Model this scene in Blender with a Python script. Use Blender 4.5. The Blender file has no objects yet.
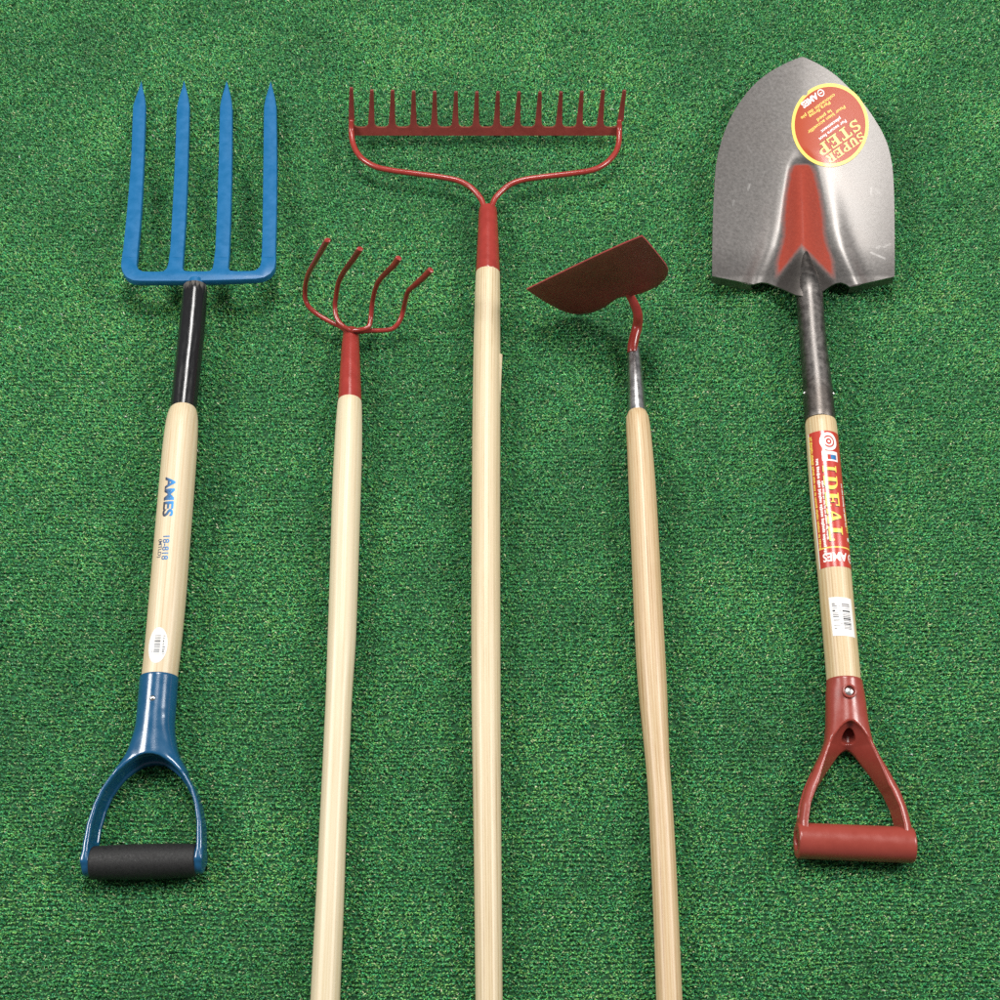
import bpy, bmesh, math, random
import numpy as np
from mathutils import Vector

rng = np.random.default_rng(7)
random.seed(7)
MM = 0.001
scene = bpy.context.scene
col = scene.collection

# ------------------------------------------------------------------ camera
TH = math.radians(25.0)      # tilt away from straight down
DIST = 1550.0                # mm from the turf in the middle of the picture
FPX = 1400.0                 # focal length for a 1000 px wide picture
CAM = np.array([0.0, -DIST * math.sin(TH), DIST * math.cos(TH)])
FWD = np.array([0.0, math.sin(TH), -math.cos(TH)])
UPV = np.array([0.0, math.cos(TH), math.sin(TH)])
RGT = np.array([1.0, 0.0, 0.0])

cd = bpy.data.cameras.new('camera')
cam = bpy.data.objects.new('camera', cd)
col.objects.link(cam)
cam.location = Vector(CAM * MM)
cam.rotation_euler = (TH, 0, 0)
cd.sensor_width = 36.0
cd.sensor_fit = 'HORIZONTAL'
cd.lens = 36.0 * FPX / 1000.0
cd.clip_start = 0.05
cd.clip_end = 50
scene.camera = cam


def ray(px, py):
    return FWD * FPX + RGT * (px - 500.0) + UPV * (500.0 - py)


def P(px, py, z):
    """point at height z (mm above the tips of the turf) on the sight line of a picture point"""
    d = ray(px, py)
    return CAM + d * ((z - CAM[2]) / d[2])


def PL(px, py, p0, n):
    d = ray(px, py)
    n = np.asarray(n, float)
    return CAM + d * (np.dot(np.asarray(p0) - CAM, n) / np.dot(d, n))


def px_per_mm(p):
    return FPX / np.dot(np.asarray(p) - CAM, FWD)


# ------------------------------------------------------------------ materials
def new_mat(name):
    m = bpy.data.materials.new(name)
    m.use_nodes = True
    nt = m.node_tree
    b = nt.nodes['Principled BSDF']
    return m, nt, b


def nd(nt, t, **kw):
    n = nt.nodes.new(t)
    for k, v in kw.items():
        if k in n.inputs:
            n.inputs[k].default_value = v
        else:
            setattr(n, k, v)
    return n


def ramp(nt, stops, fac):
    r = nt.nodes.new('ShaderNodeValToRGB')
    el = r.color_ramp.elements
    while len(el) > 1:
        el.remove(el[-1])
    el[0].position, el[0].color = stops[0][0], (*stops[0][1], 1)
    for p, c in stops[1:]:
        e = el.new(p)
        e.color = (*c, 1)
    nt.links.new(fac, r.inputs['Fac'])
    return r.outputs['Color']


def objcoord(nt, scale=(1, 1, 1)):
    tc = nt.nodes.new('ShaderNodeTexCoord')
    mp = nt.nodes.new('ShaderNodeMapping')
    mp.inputs['Scale'].default_value = scale
    nt.links.new(tc.outputs['Object'], mp.inputs['Vector'])
    return mp.outputs['Vector']


def add_bump(nt, b, height, strength=0.2, dist=0.0005):
    bp = nt.nodes.new('ShaderNodeBump')
    bp.inputs['Strength'].default_value = strength
    bp.inputs['Distance'].default_value = dist
    nt.links.new(height, bp.inputs['Height'])
    nt.links.new(bp.outputs['Normal'], b.inputs['Normal'])


def noise(nt, vec, scale, detail=3, rough=0.55):
    n = nt.nodes.new('ShaderNodeTexNoise')
    n.inputs['Scale'].default_value = scale
    n.inputs['Detail'].default_value = detail
    n.inputs['Roughness'].default_value = rough
    nt.links.new(vec, n.inputs['Vector'])
    return n.outputs['Fac']


def maprange(nt, v, a, b, c, d):
    n = nt.nodes.new('ShaderNodeMapRange')
    n.inputs['From Min'].default_value = a
    n.inputs['From Max'].default_value = b
    n.inputs['To Min'].default_value = c
    n.inputs['To Max'].default_value = d
    nt.links.new(v, n.inputs['Value'])
    return n.outputs['Result']


def mixcol(nt, fac, a, b):
    n = nt.nodes.new('ShaderNodeMix')
    n.data_type = 'RGBA'
    for s, v in ((n.inputs[0], fac), (n.inputs[6], a), (n.inputs[7], b)):
        if isinstance(v, (int, float)):
            s.default_value = v
        elif isinstance(v, tuple):
            s.default_value = (*v, 1)
        else:
            nt.links.new(v, s)
    return n.outputs[2]


def paint(name, c, rough=0.35, wear=0.12, bump=0.12, fleck=None, scale=90, coat=0.0):
    m, nt, b = new_mat(name)
    v = objcoord(nt)
    n1 = noise(nt, v, scale, 4)
    n2 = noise(nt, v, scale * 7, 3)
    lo = tuple(x * (1 - wear) for x in c)
    hi = tuple(min(1, x * (1 + wear)) for x in c)
    cc = ramp(nt, [(0.3, lo), (0.7, hi)], n1)
    if fleck:
        f = noise(nt, v, 330, 2)
        cc = mixcol(nt, maprange(nt, f, fleck[1], fleck[1] + 0.03, 0, 1), cc, fleck[0])
    nt.links.new(cc, b.inputs['Base Color'])
    nt.links.new(maprange(nt, n1, 0.3, 0.7, rough * 0.8, rough * 1.25), b.inputs['Roughness'])
    b.inputs['Coat Weight'].default_value = coat
    b.inputs['Coat Roughness'].default_value = 0.12
    add_bump(nt, b, n2, bump, 0.0004)
    return m


def wood(name, c_lo, c_mid, c_hi, contrast=1.0, seed=0.0, rough=0.42):
    """lacquered ash: long streaks along the handle, taken from the handle's own coordinates"""
    m, nt, b = new_mat(name)
    at = nt.nodes.new('ShaderNodeAttribute')
    at.attribute_name = 'gco'
    mp = nt.nodes.new('ShaderNodeMapping')
    mp.inputs['Location'].default_value = (seed, seed * 0.7, seed * 3)
    mp.inputs['Scale'].default_value = (1, 1, 0.012)
    nt.links.new(at.outputs['Vector'], mp.inputs['Vector'])
    g1 = noise(nt, mp.outputs['Vector'], 0.36, 6, 0.66)
    mp2 = nt.nodes.new('ShaderNodeMapping')
    mp2.inputs['Location'].default_value = (seed * 2, seed, 0)
    mp2.inputs['Scale'].default_value = (1, 1, 0.035)
    nt.links.new(at.outputs['Vector'], mp2.inputs['Vector'])
    g2 = noise(nt, mp2.outputs['Vector'], 1.5, 3, 0.7)
    wv = nt.nodes.new('ShaderNodeTexWave')
    wv.wave_type = 'BANDS'
    wv.bands_direction = 'X'
    wv.inputs['Scale'].default_value = 0.11
    wv.inputs['Distortion'].default_value = 5.5
    wv.inputs['Detail'].default_value = 2.5
    wv.inputs['Detail Scale'].default_value = 0.5
    nt.links.new(mp.outputs['Vector'], wv.inputs['Vector'])
    mpl = nt.nodes.new('ShaderNodeMapping')
    mpl.inputs['Location'].default_value = (seed, 0, 0)
    mpl.inputs['Scale'].default_value = (0.5, 0.5, 0.004)
    nt.links.new(at.outputs['Vector'], mpl.inputs['Vector'])
    g3 = noise(nt, mpl.outputs['Vector'], 0.5, 2, 0.5)
    a = nt.nodes.new('ShaderNodeMath'); a.operation = 'MULTIPLY_ADD'
    nt.links.new(g2, a.inputs[0]); a.inputs[1].default_value = 0.45 * contrast
    nt.links.new(g1, a.inputs[2])
    a2 = nt.nodes.new('ShaderNodeMath'); a2.operation = 'MULTIPLY_ADD'
    nt.links.new(wv.outputs['Fac'], a2.inputs[0]); a2.inputs[1].default_value = 0.22 * contrast
    nt.links.new(a.outputs[0], a2.inputs[2])
    base = 0.5 + 0.225 * contrast + 0.11 * contrast
    cc = ramp(nt, [(0.0, c_lo), (0.42, c_mid), (1.0, c_hi)],
              maprange(nt, a2.outputs[0], base - 0.24, base + 0.22, 0, 1))
    cc = mixcol(nt, maprange(nt, g3, 0.4, 0.68, 0, 0.55), cc, c_mid)
    nt.links.new(cc, b.inputs['Base Color'])
    b.inputs['Roughness'].default_value = rough
    b.inputs['Coat Weight'].default_value = 0.15
    b.inputs['Coat Roughness'].default_value = 0.26
    add_bump(nt, b, g2, 0.25, 0.0004)
    return m


def metal(name, c, rough=0.35, var=0.15, scale=120, stain=None, bump=0.1):
    m, nt, b = new_mat(name)
    v = objcoord(nt)
    n1 = noise(nt, v, scale, 5, 0.65)
    n2 = noise(nt, v, 18, 3)
    n3 = noise(nt, v, 900, 2)
    cc = ramp(nt, [(0.3, tuple(x * (1 - var) for x in c)), (0.7, tuple(min(1, x * (1 + var)) for x in c))], n1)
    if stain:
        cc = mixcol(nt, maprange(nt, n2, 0.5, 0.68, 0, 0.7), cc, stain)
    nt.links.new(cc, b.inputs['Base Color'])
    b.inputs['Metallic'].default_value = 1.0
    nt.links.new(maprange(nt, n1, 0.3, 0.7, rough * 0.8, rough * 1.2), b.inputs['Roughness'])
    add_bump(nt, b, n3, bump, 0.0003)
    return m


def printed(name, rough=0.45, coat=0.0):
    m, nt, b = new_mat(name)
    at = nt.nodes.new('ShaderNodeAttribute')
    at.attribute_name = 'ink'
    nt.links.new(at.outputs['Color'], b.inputs['Base Color'])
    b.inputs['Roughness'].default_value = rough
    b.inputs['Coat Weight'].default_value = coat
    b.inputs['Coat Roughness'].default_value = 0.2
    return m


BLUE_PAINT = paint('blue_enamel', (0.005, 0.102, 0.250), 0.40, 0.08, 0.18)
BLUE_PLASTIC = paint('navy_plastic', (0.006, 0.066, 0.150), 0.22, 0.05, 0.06, coat=0.3)
RED_PAINT = paint('red_enamel', (0.26, 0.031, 0.024), 0.20, 0.10, 0.08, fleck=((0.55, 0.40, 0.36), 0.80))
RED_DARK = paint('dark_red_enamel', (0.19, 0.034, 0.027), 0.30, 0.14, 0.25)
RED_PLASTIC = paint('red_plastic', (0.25, 0.042, 0.030), 0.27, 0.05, 0.08)
BLACK_FOAM = paint('black_foam', (0.006, 0.006, 0.0062), 0.62, 0.2, 0.6, scale=400)
def lacquer():
    """black lacquer, scuffed to grey steel at the forged end and scratched along its length"""
    m, nt, b = new_mat('black_lacquer')
    at = nt.nodes.new('ShaderNodeAttribute'); at.attribute_name = 'gco'
    mp = nt.nodes.new('ShaderNodeMapping'); mp.inputs['Scale'].default_value = (1, 1, 0.12)
    nt.links.new(at.outputs['Vector'], mp.inputs['Vector'])
    n1 = noise(nt, mp.outputs['Vector'], 0.55, 5, 0.7)
    sp = nt.nodes.new('ShaderNodeSeparateXYZ'); nt.links.new(at.outputs['Vector'], sp.inputs[0])
    end = maprange(nt, sp.outputs['Z'], 2.0, 16.0, 0.30, 0.0)
    a = nt.nodes.new('ShaderNodeMath'); a.operation = 'ADD'
    nt.links.new(n1, a.inputs[0]); nt.links.new(end, a.inputs[1])
    wear = maprange(nt, a.outputs[0], 0.70, 0.80, 0, 1)
    nt.links.new(mixcol(nt, wear, (0.010, 0.010, 0.011), (0.11, 0.10, 0.09)), b.inputs['Base Color'])
    nt.links.new(maprange(nt, n1, 0.35, 0.7, 0.12, 0.28), b.inputs['Roughness'])
    add_bump(nt, b, n1, 0.10, 0.0005)
    return m


BLACK_GLOSS = lacquer()
FERRULE_STEEL = metal('ferrule_steel', (0.46, 0.45, 0.45), 0.30, 0.15)
SOCKET_STEEL = metal('socket_steel', (0.16, 0.148, 0.140), 0.42, 0.25, 140, (0.10, 0.085, 0.075), 0.3)
SCREW_STEEL = metal('screw_steel', (0.75, 0.74, 0.72), 0.25, 0.1)
WOOD_FORK = wood('pale_wood', (0.442, 0.320, 0.179), (0.530, 0.423, 0.273), (0.578, 0.488, 0.342), 0.8, 1.3)
WOOD_CULT = wood('cream_wood', (0.466, 0.360, 0.205), (0.554, 0.464, 0.308), (0.595, 0.519, 0.378), 0.6, 4.1)
WOOD_RAKE = wood('streaked_wood', (0.373, 0.269, 0.138), (0.524, 0.419, 0.262), (0.581, 0.490, 0.338), 0.95, 7.7)
WOOD_HOE = wood('tan_wood', (0.325, 0.195, 0.085), (0.465, 0.327, 0.179), (0.526, 0.412, 0.256), 0.95, 11.2)
WOOD_SHOVEL = wood('yellowish_wood', (0.377, 0.248, 0.117), (0.498, 0.368, 0.203), (0.562, 0.455, 0.288), 1.1, 15.9)
INK = printed('printing_ink', 0.5, 0.0)
PAPER = printed('label_paper', 0.5, 0.0)
GLOSS_LABEL = printed('glossy_label', 0.28, 0.6)


# ------------------------------------------------------------------ mesh helpers
ROOT_LOC = {}


def thing(name, label, cat, loc):
    o = bpy.data.objects.new(name, None)
    o.empty_display_size = 0.05
    col.objects.link(o)
    loc = np.asarray(loc, float)
    o.location = Vector(loc * MM)
    o['label'] = label
    o['category'] = cat
    ROOT_LOC[o.name] = loc
    return o


def build(name, V, F, mat, parent=None, sharp=None, attrs=None, smooth=True):
    """verts in mm, world axes; parts are stored relative to the thing that carries them"""
    V = np.asarray(V, float)
    r = parent
    while r is not None and r.parent is not None:
        r = r.parent
    off = ROOT_LOC[r.name] if r is not None else np.zeros(3)
    me = bpy.data.meshes.new(name)
    me.from_pydata(((V - off) * MM).tolist(), [], [list(map(int, f)) for f in F])
    me.update()
    bm = bmesh.new(); bm.from_mesh(me)
    bmesh.ops.recalc_face_normals(bm, faces=bm.faces) if sharp != 'flatkeep' else None
    bm.to_mesh(me); bm.free()
    if smooth:
        me.polygons.foreach_set('use_smooth', np.ones(len(me.polygons), bool))
        if isinstance(sharp, (int, float)):
            me.set_sharp_from_angle(angle=math.radians(sharp))
    if attrs:
        for k, a in attrs.items():
            a = np.asarray(a, np.float32)
            if a.ndim == 1:
                at = me.attributes.new(k, 'FLOAT', 'POINT'); at.data.foreach_set('value', a)
            elif a.shape[1] == 3:
                at = me.attributes.new(k, 'FLOAT_VECTOR', 'POINT'); at.data.foreach_set('vector', a.ravel())
            else:
                at = me.attributes.new(k, 'FLOAT_COLOR', 'POINT'); at.data.foreach_set('color', a.ravel())
    me.materials.append(mat)
    o = bpy.data.objects.new(name, me)
    col.objects.link(o)
    if parent is not None:
        o.parent = parent
    return o


def catmull(pts, step):
    """smooth resample of rows (any number of columns; the first three are the position)"""
    pts = np.asarray(pts, float)
    n = len(pts)
    out = []
    for i in range(n - 1):
        p0, p1, p2, p3 = pts[max(i - 1, 0)], pts[i], pts[i + 1], pts[min(i + 2, n - 1)]
        k = max(1, int(np.linalg.norm((p2 - p1)[:3]) / step))
        for j in range(k):
            t = j / k
            out.append(0.5 * ((2 * p1) + (p2 - p0) * t + (2 * p0 - 5 * p1 + 4 * p2 - p3) * t * t
                              + (3 * p1 - p0 - 3 * p2 + p3) * t ** 3))
    out.append(pts[-1])
    return np.array(out)


class Tube:
    """round bar through centres with a radius at each; knows its own surface for prints and labels"""

    def __init__(self, rows, step=5.0, ref=(0, 0, 1), flat=None, nseg=40, linear=False):
        rows = np.asarray(rows, float)
        if linear:
            out = []
            for a, b in zip(rows[:-1], rows[1:]):
                k = max(1, int(np.linalg.norm((b - a)[:3]) / step))
                for j in range(k):
                    out.append(a + (b - a) * j / k)
            out.append(rows[-1])
            R = np.array(out)
        else:
            R = catmull(rows, step)
        self.c, self.r = R[:, :3], R[:, 3]
        self.flat = R[:, 4] if R.shape[1] > 4 else np.ones(len(R))
        d = np.gradient(self.c, axis=0)
        self.t = d / np.linalg.norm(d, axis=1)[:, None]
        self.s = np.concatenate([[0], np.cumsum(np.linalg.norm(np.diff(self.c, axis=0), axis=1))])
        ref = np.asarray(ref, float)
        ups = []
        u = ref - self.t[0] * np.dot(ref, self.t[0])
        u /= np.linalg.norm(u)
        for t in self.t:                      # parallel transport
            u = u - t * np.dot(u, t)
            u /= np.linalg.norm(u)
            ups.append(u)
        self.up = np.array(ups)
        self.rt = np.cross(self.up, self.t)
        # for a bar running down the picture (-y) with up = z, rt is +x
        self.n = nseg

    def surf(self, s, phi, off=0.0):
        s = np.asarray(s, float); phi = np.asarray(phi, float)
        c = np.stack([np.interp(s, self.s, self.c[:, k]) for k in range(3)], -1)
        u = np.stack([np.interp(s, self.s, self.up[:, k]) for k in range(3)], -1)
        w = np.stack([np.interp(s, self.s, self.rt[:, k]) for k in range(3)], -1)
        r = np.interp(s, self.s, self.r) + off
        return c + (u * np.cos(phi)[..., None] + w * np.sin(phi)[..., None]) * r[..., None]

    def s_at(self, px, py):
        """arc length whose centre shows nearest to a picture point"""
        v = self.c - CAM
        dz = v @ FWD
        X = 500 + FPX * (v @ RGT) / dz
        Y = 500 - FPX * (v @ UPV) / dz
        i = np.argmin((X - px) ** 2 + (Y - py) ** 2)
        j0, j1 = max(i - 1, 0), min(i + 1, len(X) - 1)
        return float(np.interp(py, Y[j0:j1 + 1], self.s[j0:j1 + 1])) if Y[j1] > Y[j0] else float(self.s[i])

    def mesh(self, cap0=1.5, cap1=1.5):
        n = self.n
        rings, ss, rr, cc, uu, ww = [], [], [], [], [], []
        idx = np.arange(len(self.c))
        ent = []
        def capring(i, sgn, cap):
            for k in range(4):
                a = math.pi / 2 * k / 4
                ent.append((i, sgn * cap * (1 - math.sin(a)) if False else sgn * cap * math.cos(a), max(self.r[i] - cap * (1 - math.sin(a)), 0.05)))
        if cap0:
            for k in range(4):
                a = math.pi / 2 * k / 4
                ent.append((0, -cap0 * math.cos(a), self.r[0] - cap0 * (1 - math.sin(a))))
        for i in idx:
            ent.append((i, 0.0, self.r[i]))
        if cap1:
            for k in range(3, -1, -1):
                a = math.pi / 2 * k / 4
                ent.append((len(self.c) - 1, cap1 * math.cos(a), self.r[-1] - cap1 * (1 - math.sin(a))))
        ang = np.linspace(0, 2 * math.pi, n, endpoint=False)
        V, G = [], []
        for i, ds, r in ent:
            r = max(r, 0.05)
            c = self.c[i] + self.t[i] * ds
            f = self.flat[i]
            V.append(c + np.outer(np.cos(ang) * r * f, self.up[i]) + np.outer(np.sin(ang) * r, self.rt[i]))
            G.append(np.stack([np.sin(ang) * r, np.cos(ang) * r, np.full(n, self.s[i] + ds)], -1))
        m = len(V)
        V = np.concatenate(V); G = np.concatenate(G)
        F = []
        for i in range(m - 1):
            for j in range(n):
                k = (j + 1) % n
                F.append((i * n + j, i * n + k, (i + 1) * n + k, (i + 1) * n + j))
        F.append(tuple(range(n))[::-1])
        F.append(tuple(range((m - 1) * n, m * n)))
        return V, F, G

    def build(self, name, mat, parent, cap0=1.5, cap1=1.5, sharp=50):
        V, F, G = self.mesh(cap0, cap1)
        return build(name, V, F, mat, parent, sharp, {'gco': G})


def edge_rows(rows, lift):
    """rows (py, x left, x right) of a round bar -> centres and radii; it rests lift(py) mm above the turf"""
    out = []
    for py, xl, xr in rows:
        r = 12.0
        for _ in range(4):
            z = r + lift(py)
            c = P((xl + xr) / 2, py, z)
            r = (xr - xl) / 2 / px_per_mm(c)
        out.append((*c, r))
    return out


def prism(poly3, thick_vec, bevel=0.0):
    """flat outline (k,3) with a thickness; a small chamfer ring on the seen side when bevel > 0"""
    A = np.asarray(poly3, float)
    k = len(A)
    t = np.asarray(thick_vec, float)
    rings = []
    if bevel > 0:
        nrm = t / np.linalg.norm(t)
        nx, pv = np.roll(A, -1, 0), np.roll(A, 1, 0)
        e1 = A - pv; e2 = nx - A
        e1 /= np.linalg.norm(e1, axis=1)[:, None]; e2 /= np.linalg.norm(e2, axis=1)[:, None]
        n1 = np.cross(nrm, e1); n2 = np.cross(nrm, e2)
        nn = n1 + n2
        nn /= np.maximum(np.linalg.norm(nn, axis=1), 1e-6)[:, None]
        area = np.dot(np.cross(A - A.mean(0), nx - A.mean(0)).sum(0), nrm)
        if area < 0:
            nn = -nn
        rings = [A + nn * bevel, A + nn * bevel * 0.3 + nrm * bevel * 0.3, A + nrm * bevel, A + t - nrm * bevel,
                 A + t - nrm * bevel * 0.3 + nn * bevel * 0.3, A + t + nn * bevel]
    else:
        rings = [A, A + t]
    V = np.concatenate(rings)
    F = [tuple(range(k))[::-1]]
    m = len(rings)
    for i in range(m - 1):
        for j in range(k):
            q = (j + 1) % k
            F.append((i * k + j, i * k + q, (i + 1) * k + q, (i + 1) * k + j))
    F.append(tuple(range((m - 1) * k, m * k)))
    return V, F


# --- smooth solids from distance fields (moulded plastic grips)
def surface_nets(f, lo, hi, h):
    lo = np.asarray(lo, float); hi = np.asarray(hi, float)
    nx, ny, nz = (np.ceil((hi - lo) / h).astype(int) + 1)
    gx = lo[0] + h * np.arange(nx); gy = lo[1] + h * np.arange(ny); gz = lo[2] + h * np.arange(nz)
    A, B, C = np.meshgrid(gx, gy, gz, indexing='ij')
    D = f(A, B, C)
    S = D < 0
    shp = (nx - 1, ny - 1, nz - 1)
    acc = np.zeros(shp + (3,)); cnt = np.zeros(shp)
    def sl(a, o):
        return a[o[0]:o[0] + shp[0], o[1]:o[1] + shp[1], o[2]:o[2] + shp[2]]
    for ax in range(3):
        oth = [k for k in range(3) if k != ax]
        for p in (0, 1):
            for q in (0, 1):
                o0 = [0, 0, 0]; o0[oth[0]] = p; o0[oth[1]] = q
                o1 = list(o0); o1[ax] = 1
                d0, d1 = sl(D, o0), sl(D, o1)
                cr = (d0 < 0) != (d1 < 0)
                t = np.where(cr, d0 / np.where(cr, d0 - d1, 1), 0)
                pos = np.zeros(shp + (3,))
                for k in range(3):
                    pos[..., k] = o0[k]
                pos[..., ax] += t
                acc += pos * cr[..., None]
                cnt += cr
    act = cnt > 0
    ids = -np.ones(shp, int)
    ids[act] = np.arange(act.sum())
    I = np.argwhere(act)
    V = lo + (I + acc[act] / cnt[act][:, None]) * h
    F = []
    for ax in range(3):
        u, v = [k for k in range(3) if k != ax]
        a = [slice(1, -1)] * 3
        n0 = [slice(1, s - 1) for s in D.shape]; n0[ax] = slice(0, D.shape[ax] - 1)
        n1 = list(n0); n1[ax] = slice(1, D.shape[ax])
        ch = S[tuple(n0)] != S[tuple(n1)]
        K = np.argwhere(ch)
        for k in range(3):
            if k != ax:
                K[:, k] += 1
        def cell(du, dv):
            q = K.copy(); q[:, u] += du; q[:, v] += dv
            return ids[q[:, 0], q[:, 1], q[:, 2]]
        F.append(np.stack([cell(-1, -1), cell(0, -1), cell(0, 0), cell(-1, 0)], -1))
    F = np.concatenate(F)
    F = F[(F >= 0).all(1)]
    e = 0.05
    for _ in range(3):
        x, y, z = V.T
        d = f(x, y, z)
        g = np.stack([f(x + e, y, z) - f(x - e, y, z), f(x, y + e, z) - f(x, y - e, z), f(x, y, z + e) - f(x, y, z - e)], -1) / (2 * e)
        st = d[:, None] * g / np.maximum((g ** 2).sum(1), 0.2)[:, None]
        V = V - np.clip(st, -h * 0.5, h * 0.5) * 0.9
    return V, F


def poly_sdf(x, y, poly):
    poly = np.asarray(poly, float)
    d = np.full(np.shape(x), 1e9)
    ins = np.zeros(np.shape(x), bool)
    n = len(poly)
    for i in range(n):
        ax, ay = poly[i]; bx, by = poly[(i + 1) % n]
        ex, ey = bx - ax, by - ay
        wx, wy = x - ax, y - ay
        t = np.clip((wx * ex + wy * ey) / (ex * ex + ey * ey + 1e-12), 0, 1)
        d = np.minimum(d, (wx - ex * t) ** 2 + (wy - ey * t) ** 2)
        c = ((ay > y) != (by > y)) & (x < (bx - ax) * (y - ay) / (by - ay + 1e-12) + ax)
        ins ^= c
    d = np.sqrt(d)
    return np.where(ins, -d, d)


def smin(a, b, k):
    h = np.clip(0.5 + 0.5 * (b - a) / k, 0, 1)
    return b * (1 - h) + a * h - k * h * (1 - h)


def smax(a, b, k):
    return -smin(-a, -b, k)


# --- writing
def text2d(body, size, bold=0.0, shear=0.0, spacing=1.0, sx=1.0):
    """flat letters centred on the origin -> verts (n,2), faces"""
    cu = bpy.data.curves.new('letters', 'FONT')
    cu.body = body
    cu.size = size
    cu.offset = bold * size
    cu.shear = shear
    cu.space_character = spacing
    cu.resolution_u = 3
    cu.fill_mode = 'FRONT'
    o = bpy.data.objects.new('letters', cu)
    col.objects.link(o)
    bpy.context.view_layer.update()
    dg = bpy.context.evaluated_depsgraph_get()
    me = bpy.data.meshes.new_from_object(o.evaluated_get(dg))
    V = np.array([v.co[:2] for v in me.vertices])
    F = [tuple(p.vertices) for p in me.polygons]
    bpy.data.objects.remove(o); bpy.data.curves.remove(cu); bpy.data.meshes.remove(me)
    V = V - (V.min(0) + V.max(0)) / 2
    V[:, 0] *= sx
    return V, F


def rect(x0, y0, x1, y1):
    return np.array([(x0, y0), (x1, y0), (x1, y1), (x0, y1)], float)


def arc_band(cx, cy, rx, ry, t, a0, a1, n=14, ty=None):
    ty = t if ty is None else ty
    a = np.radians(np.linspace(a0, a1, n))
    o = np.stack([cx + rx * np.cos(a), cy + ry * np.sin(a)], -1)
    i = np.stack([cx + (rx - t) * np.cos(a), cy + (ry - ty) * np.sin(a)], -1)
    return [np.array([o[k], o[k + 1], i[k + 1], i[k]]) for k in range(n - 1)]


def slab_glyph(ch):
    """bold slab-serif capitals on a unit box, as lists of small polygons"""
    T, S = 0.24, 0.09
    if ch == 'I':
        return [rect(.33, S, .67, 1 - S), rect(.15, 0, .85, S), rect(.15, 1 - S, .85, 1)]
    if ch == 'T':
        return [rect(.37, S, .63, .88), rect(.2, 0, .8, S), rect(.03, .88, .97, 1), rect(.03, .7, .12, .88), rect(.88, .7, .97, .88)]
    if ch == 'L':
        return [rect(.15, S, .42, 1 - S), rect(.02, 1 - S, .55, 1), rect(.02, 0, .97, S + .03), rect(.86, S + .03, .97, .36)]
    if ch == 'E':
        return [rect(.14, .11, .40, .89), rect(.02, .89, .93, 1), rect(.02, 0, .97, .11), rect(.40, .46, .68, .56),
                rect(.62, .56, .7, .66), rect(.62, .36, .7, .46), rect(.84, .68, .93, .89), rect(.88, .11, .97, .36)]
    if ch == 'U':
        return [rect(.12, .36, .38, .91), rect(.02, .91, .5, 1), rect(.70, .36, .84, .91), rect(.58, .91, .97, 1)] + arc_band(.48, .36, .36, .36, .26, 180, 360, ty=.16)
    if ch in 'PR':
        g = [rect(.14, S, .40, .89), rect(.02, .89, .55, 1), rect(.02, 0, .52, S), rect(.40, .42, .55, .51)]
        g += arc_band(.55, .71, .40, .29, .25, -90, 90, ty=.11)
        if ch == 'R':
            g += [np.array([(.50, .42), (.74, .42), (.99, 0), (.68, 0)])]
        return g
    if ch == 'D':
        return [rect(.14, S, .40, .91), rect(.02, .91, .5, 1), rect(.02, 0, .5, S)] + arc_band(.48, .5, .50, .5, .26, -90, 90, ty=.09)
    if ch == 'A':
        return [np.array([(.03, S), (.16, S), (.50, .86), (.45, 1)]), np.array([(.58, S), (.88, S), (.60, 1), (.45, 1)]),
                rect(.26, .30, .64, .39), rect(-.03, 0, .33, S), rect(.48, 0, 1.0, S)]
    if ch == 'S':
        g = arc_band(.5, .735, .42, .265, .24, 20, 270, ty=.10)
        g += arc_band(.5, .275, .43, .275, .25, -160, 90, ty=.10)
        g += [rect(.80, .70, .91, 1.0), rect(.08, 0, .18, .32)]
        return g
    return []


def slab_word(word, w, h, gap=0.10):
    """polygons of a word centred on the origin"""
    out = []
    n = len(word)
    wid = {'I': 0.62, 'S': 0.85}
    tot = sum(wid.get(c, 1.0) for c in word) + gap * (n - 1)
    x = 0.0
    for c in word:
        k = wid.get(c, 1.0)
        for p in slab_glyph(c):
            q = np.array(p, float)
            q[:, 0] = (x + q[:, 0] * k) / tot * w - w / 2
            q[:, 1] = q[:, 1] * h - h / 2
            out.append(q)
        x += k + gap
    return out


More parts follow.
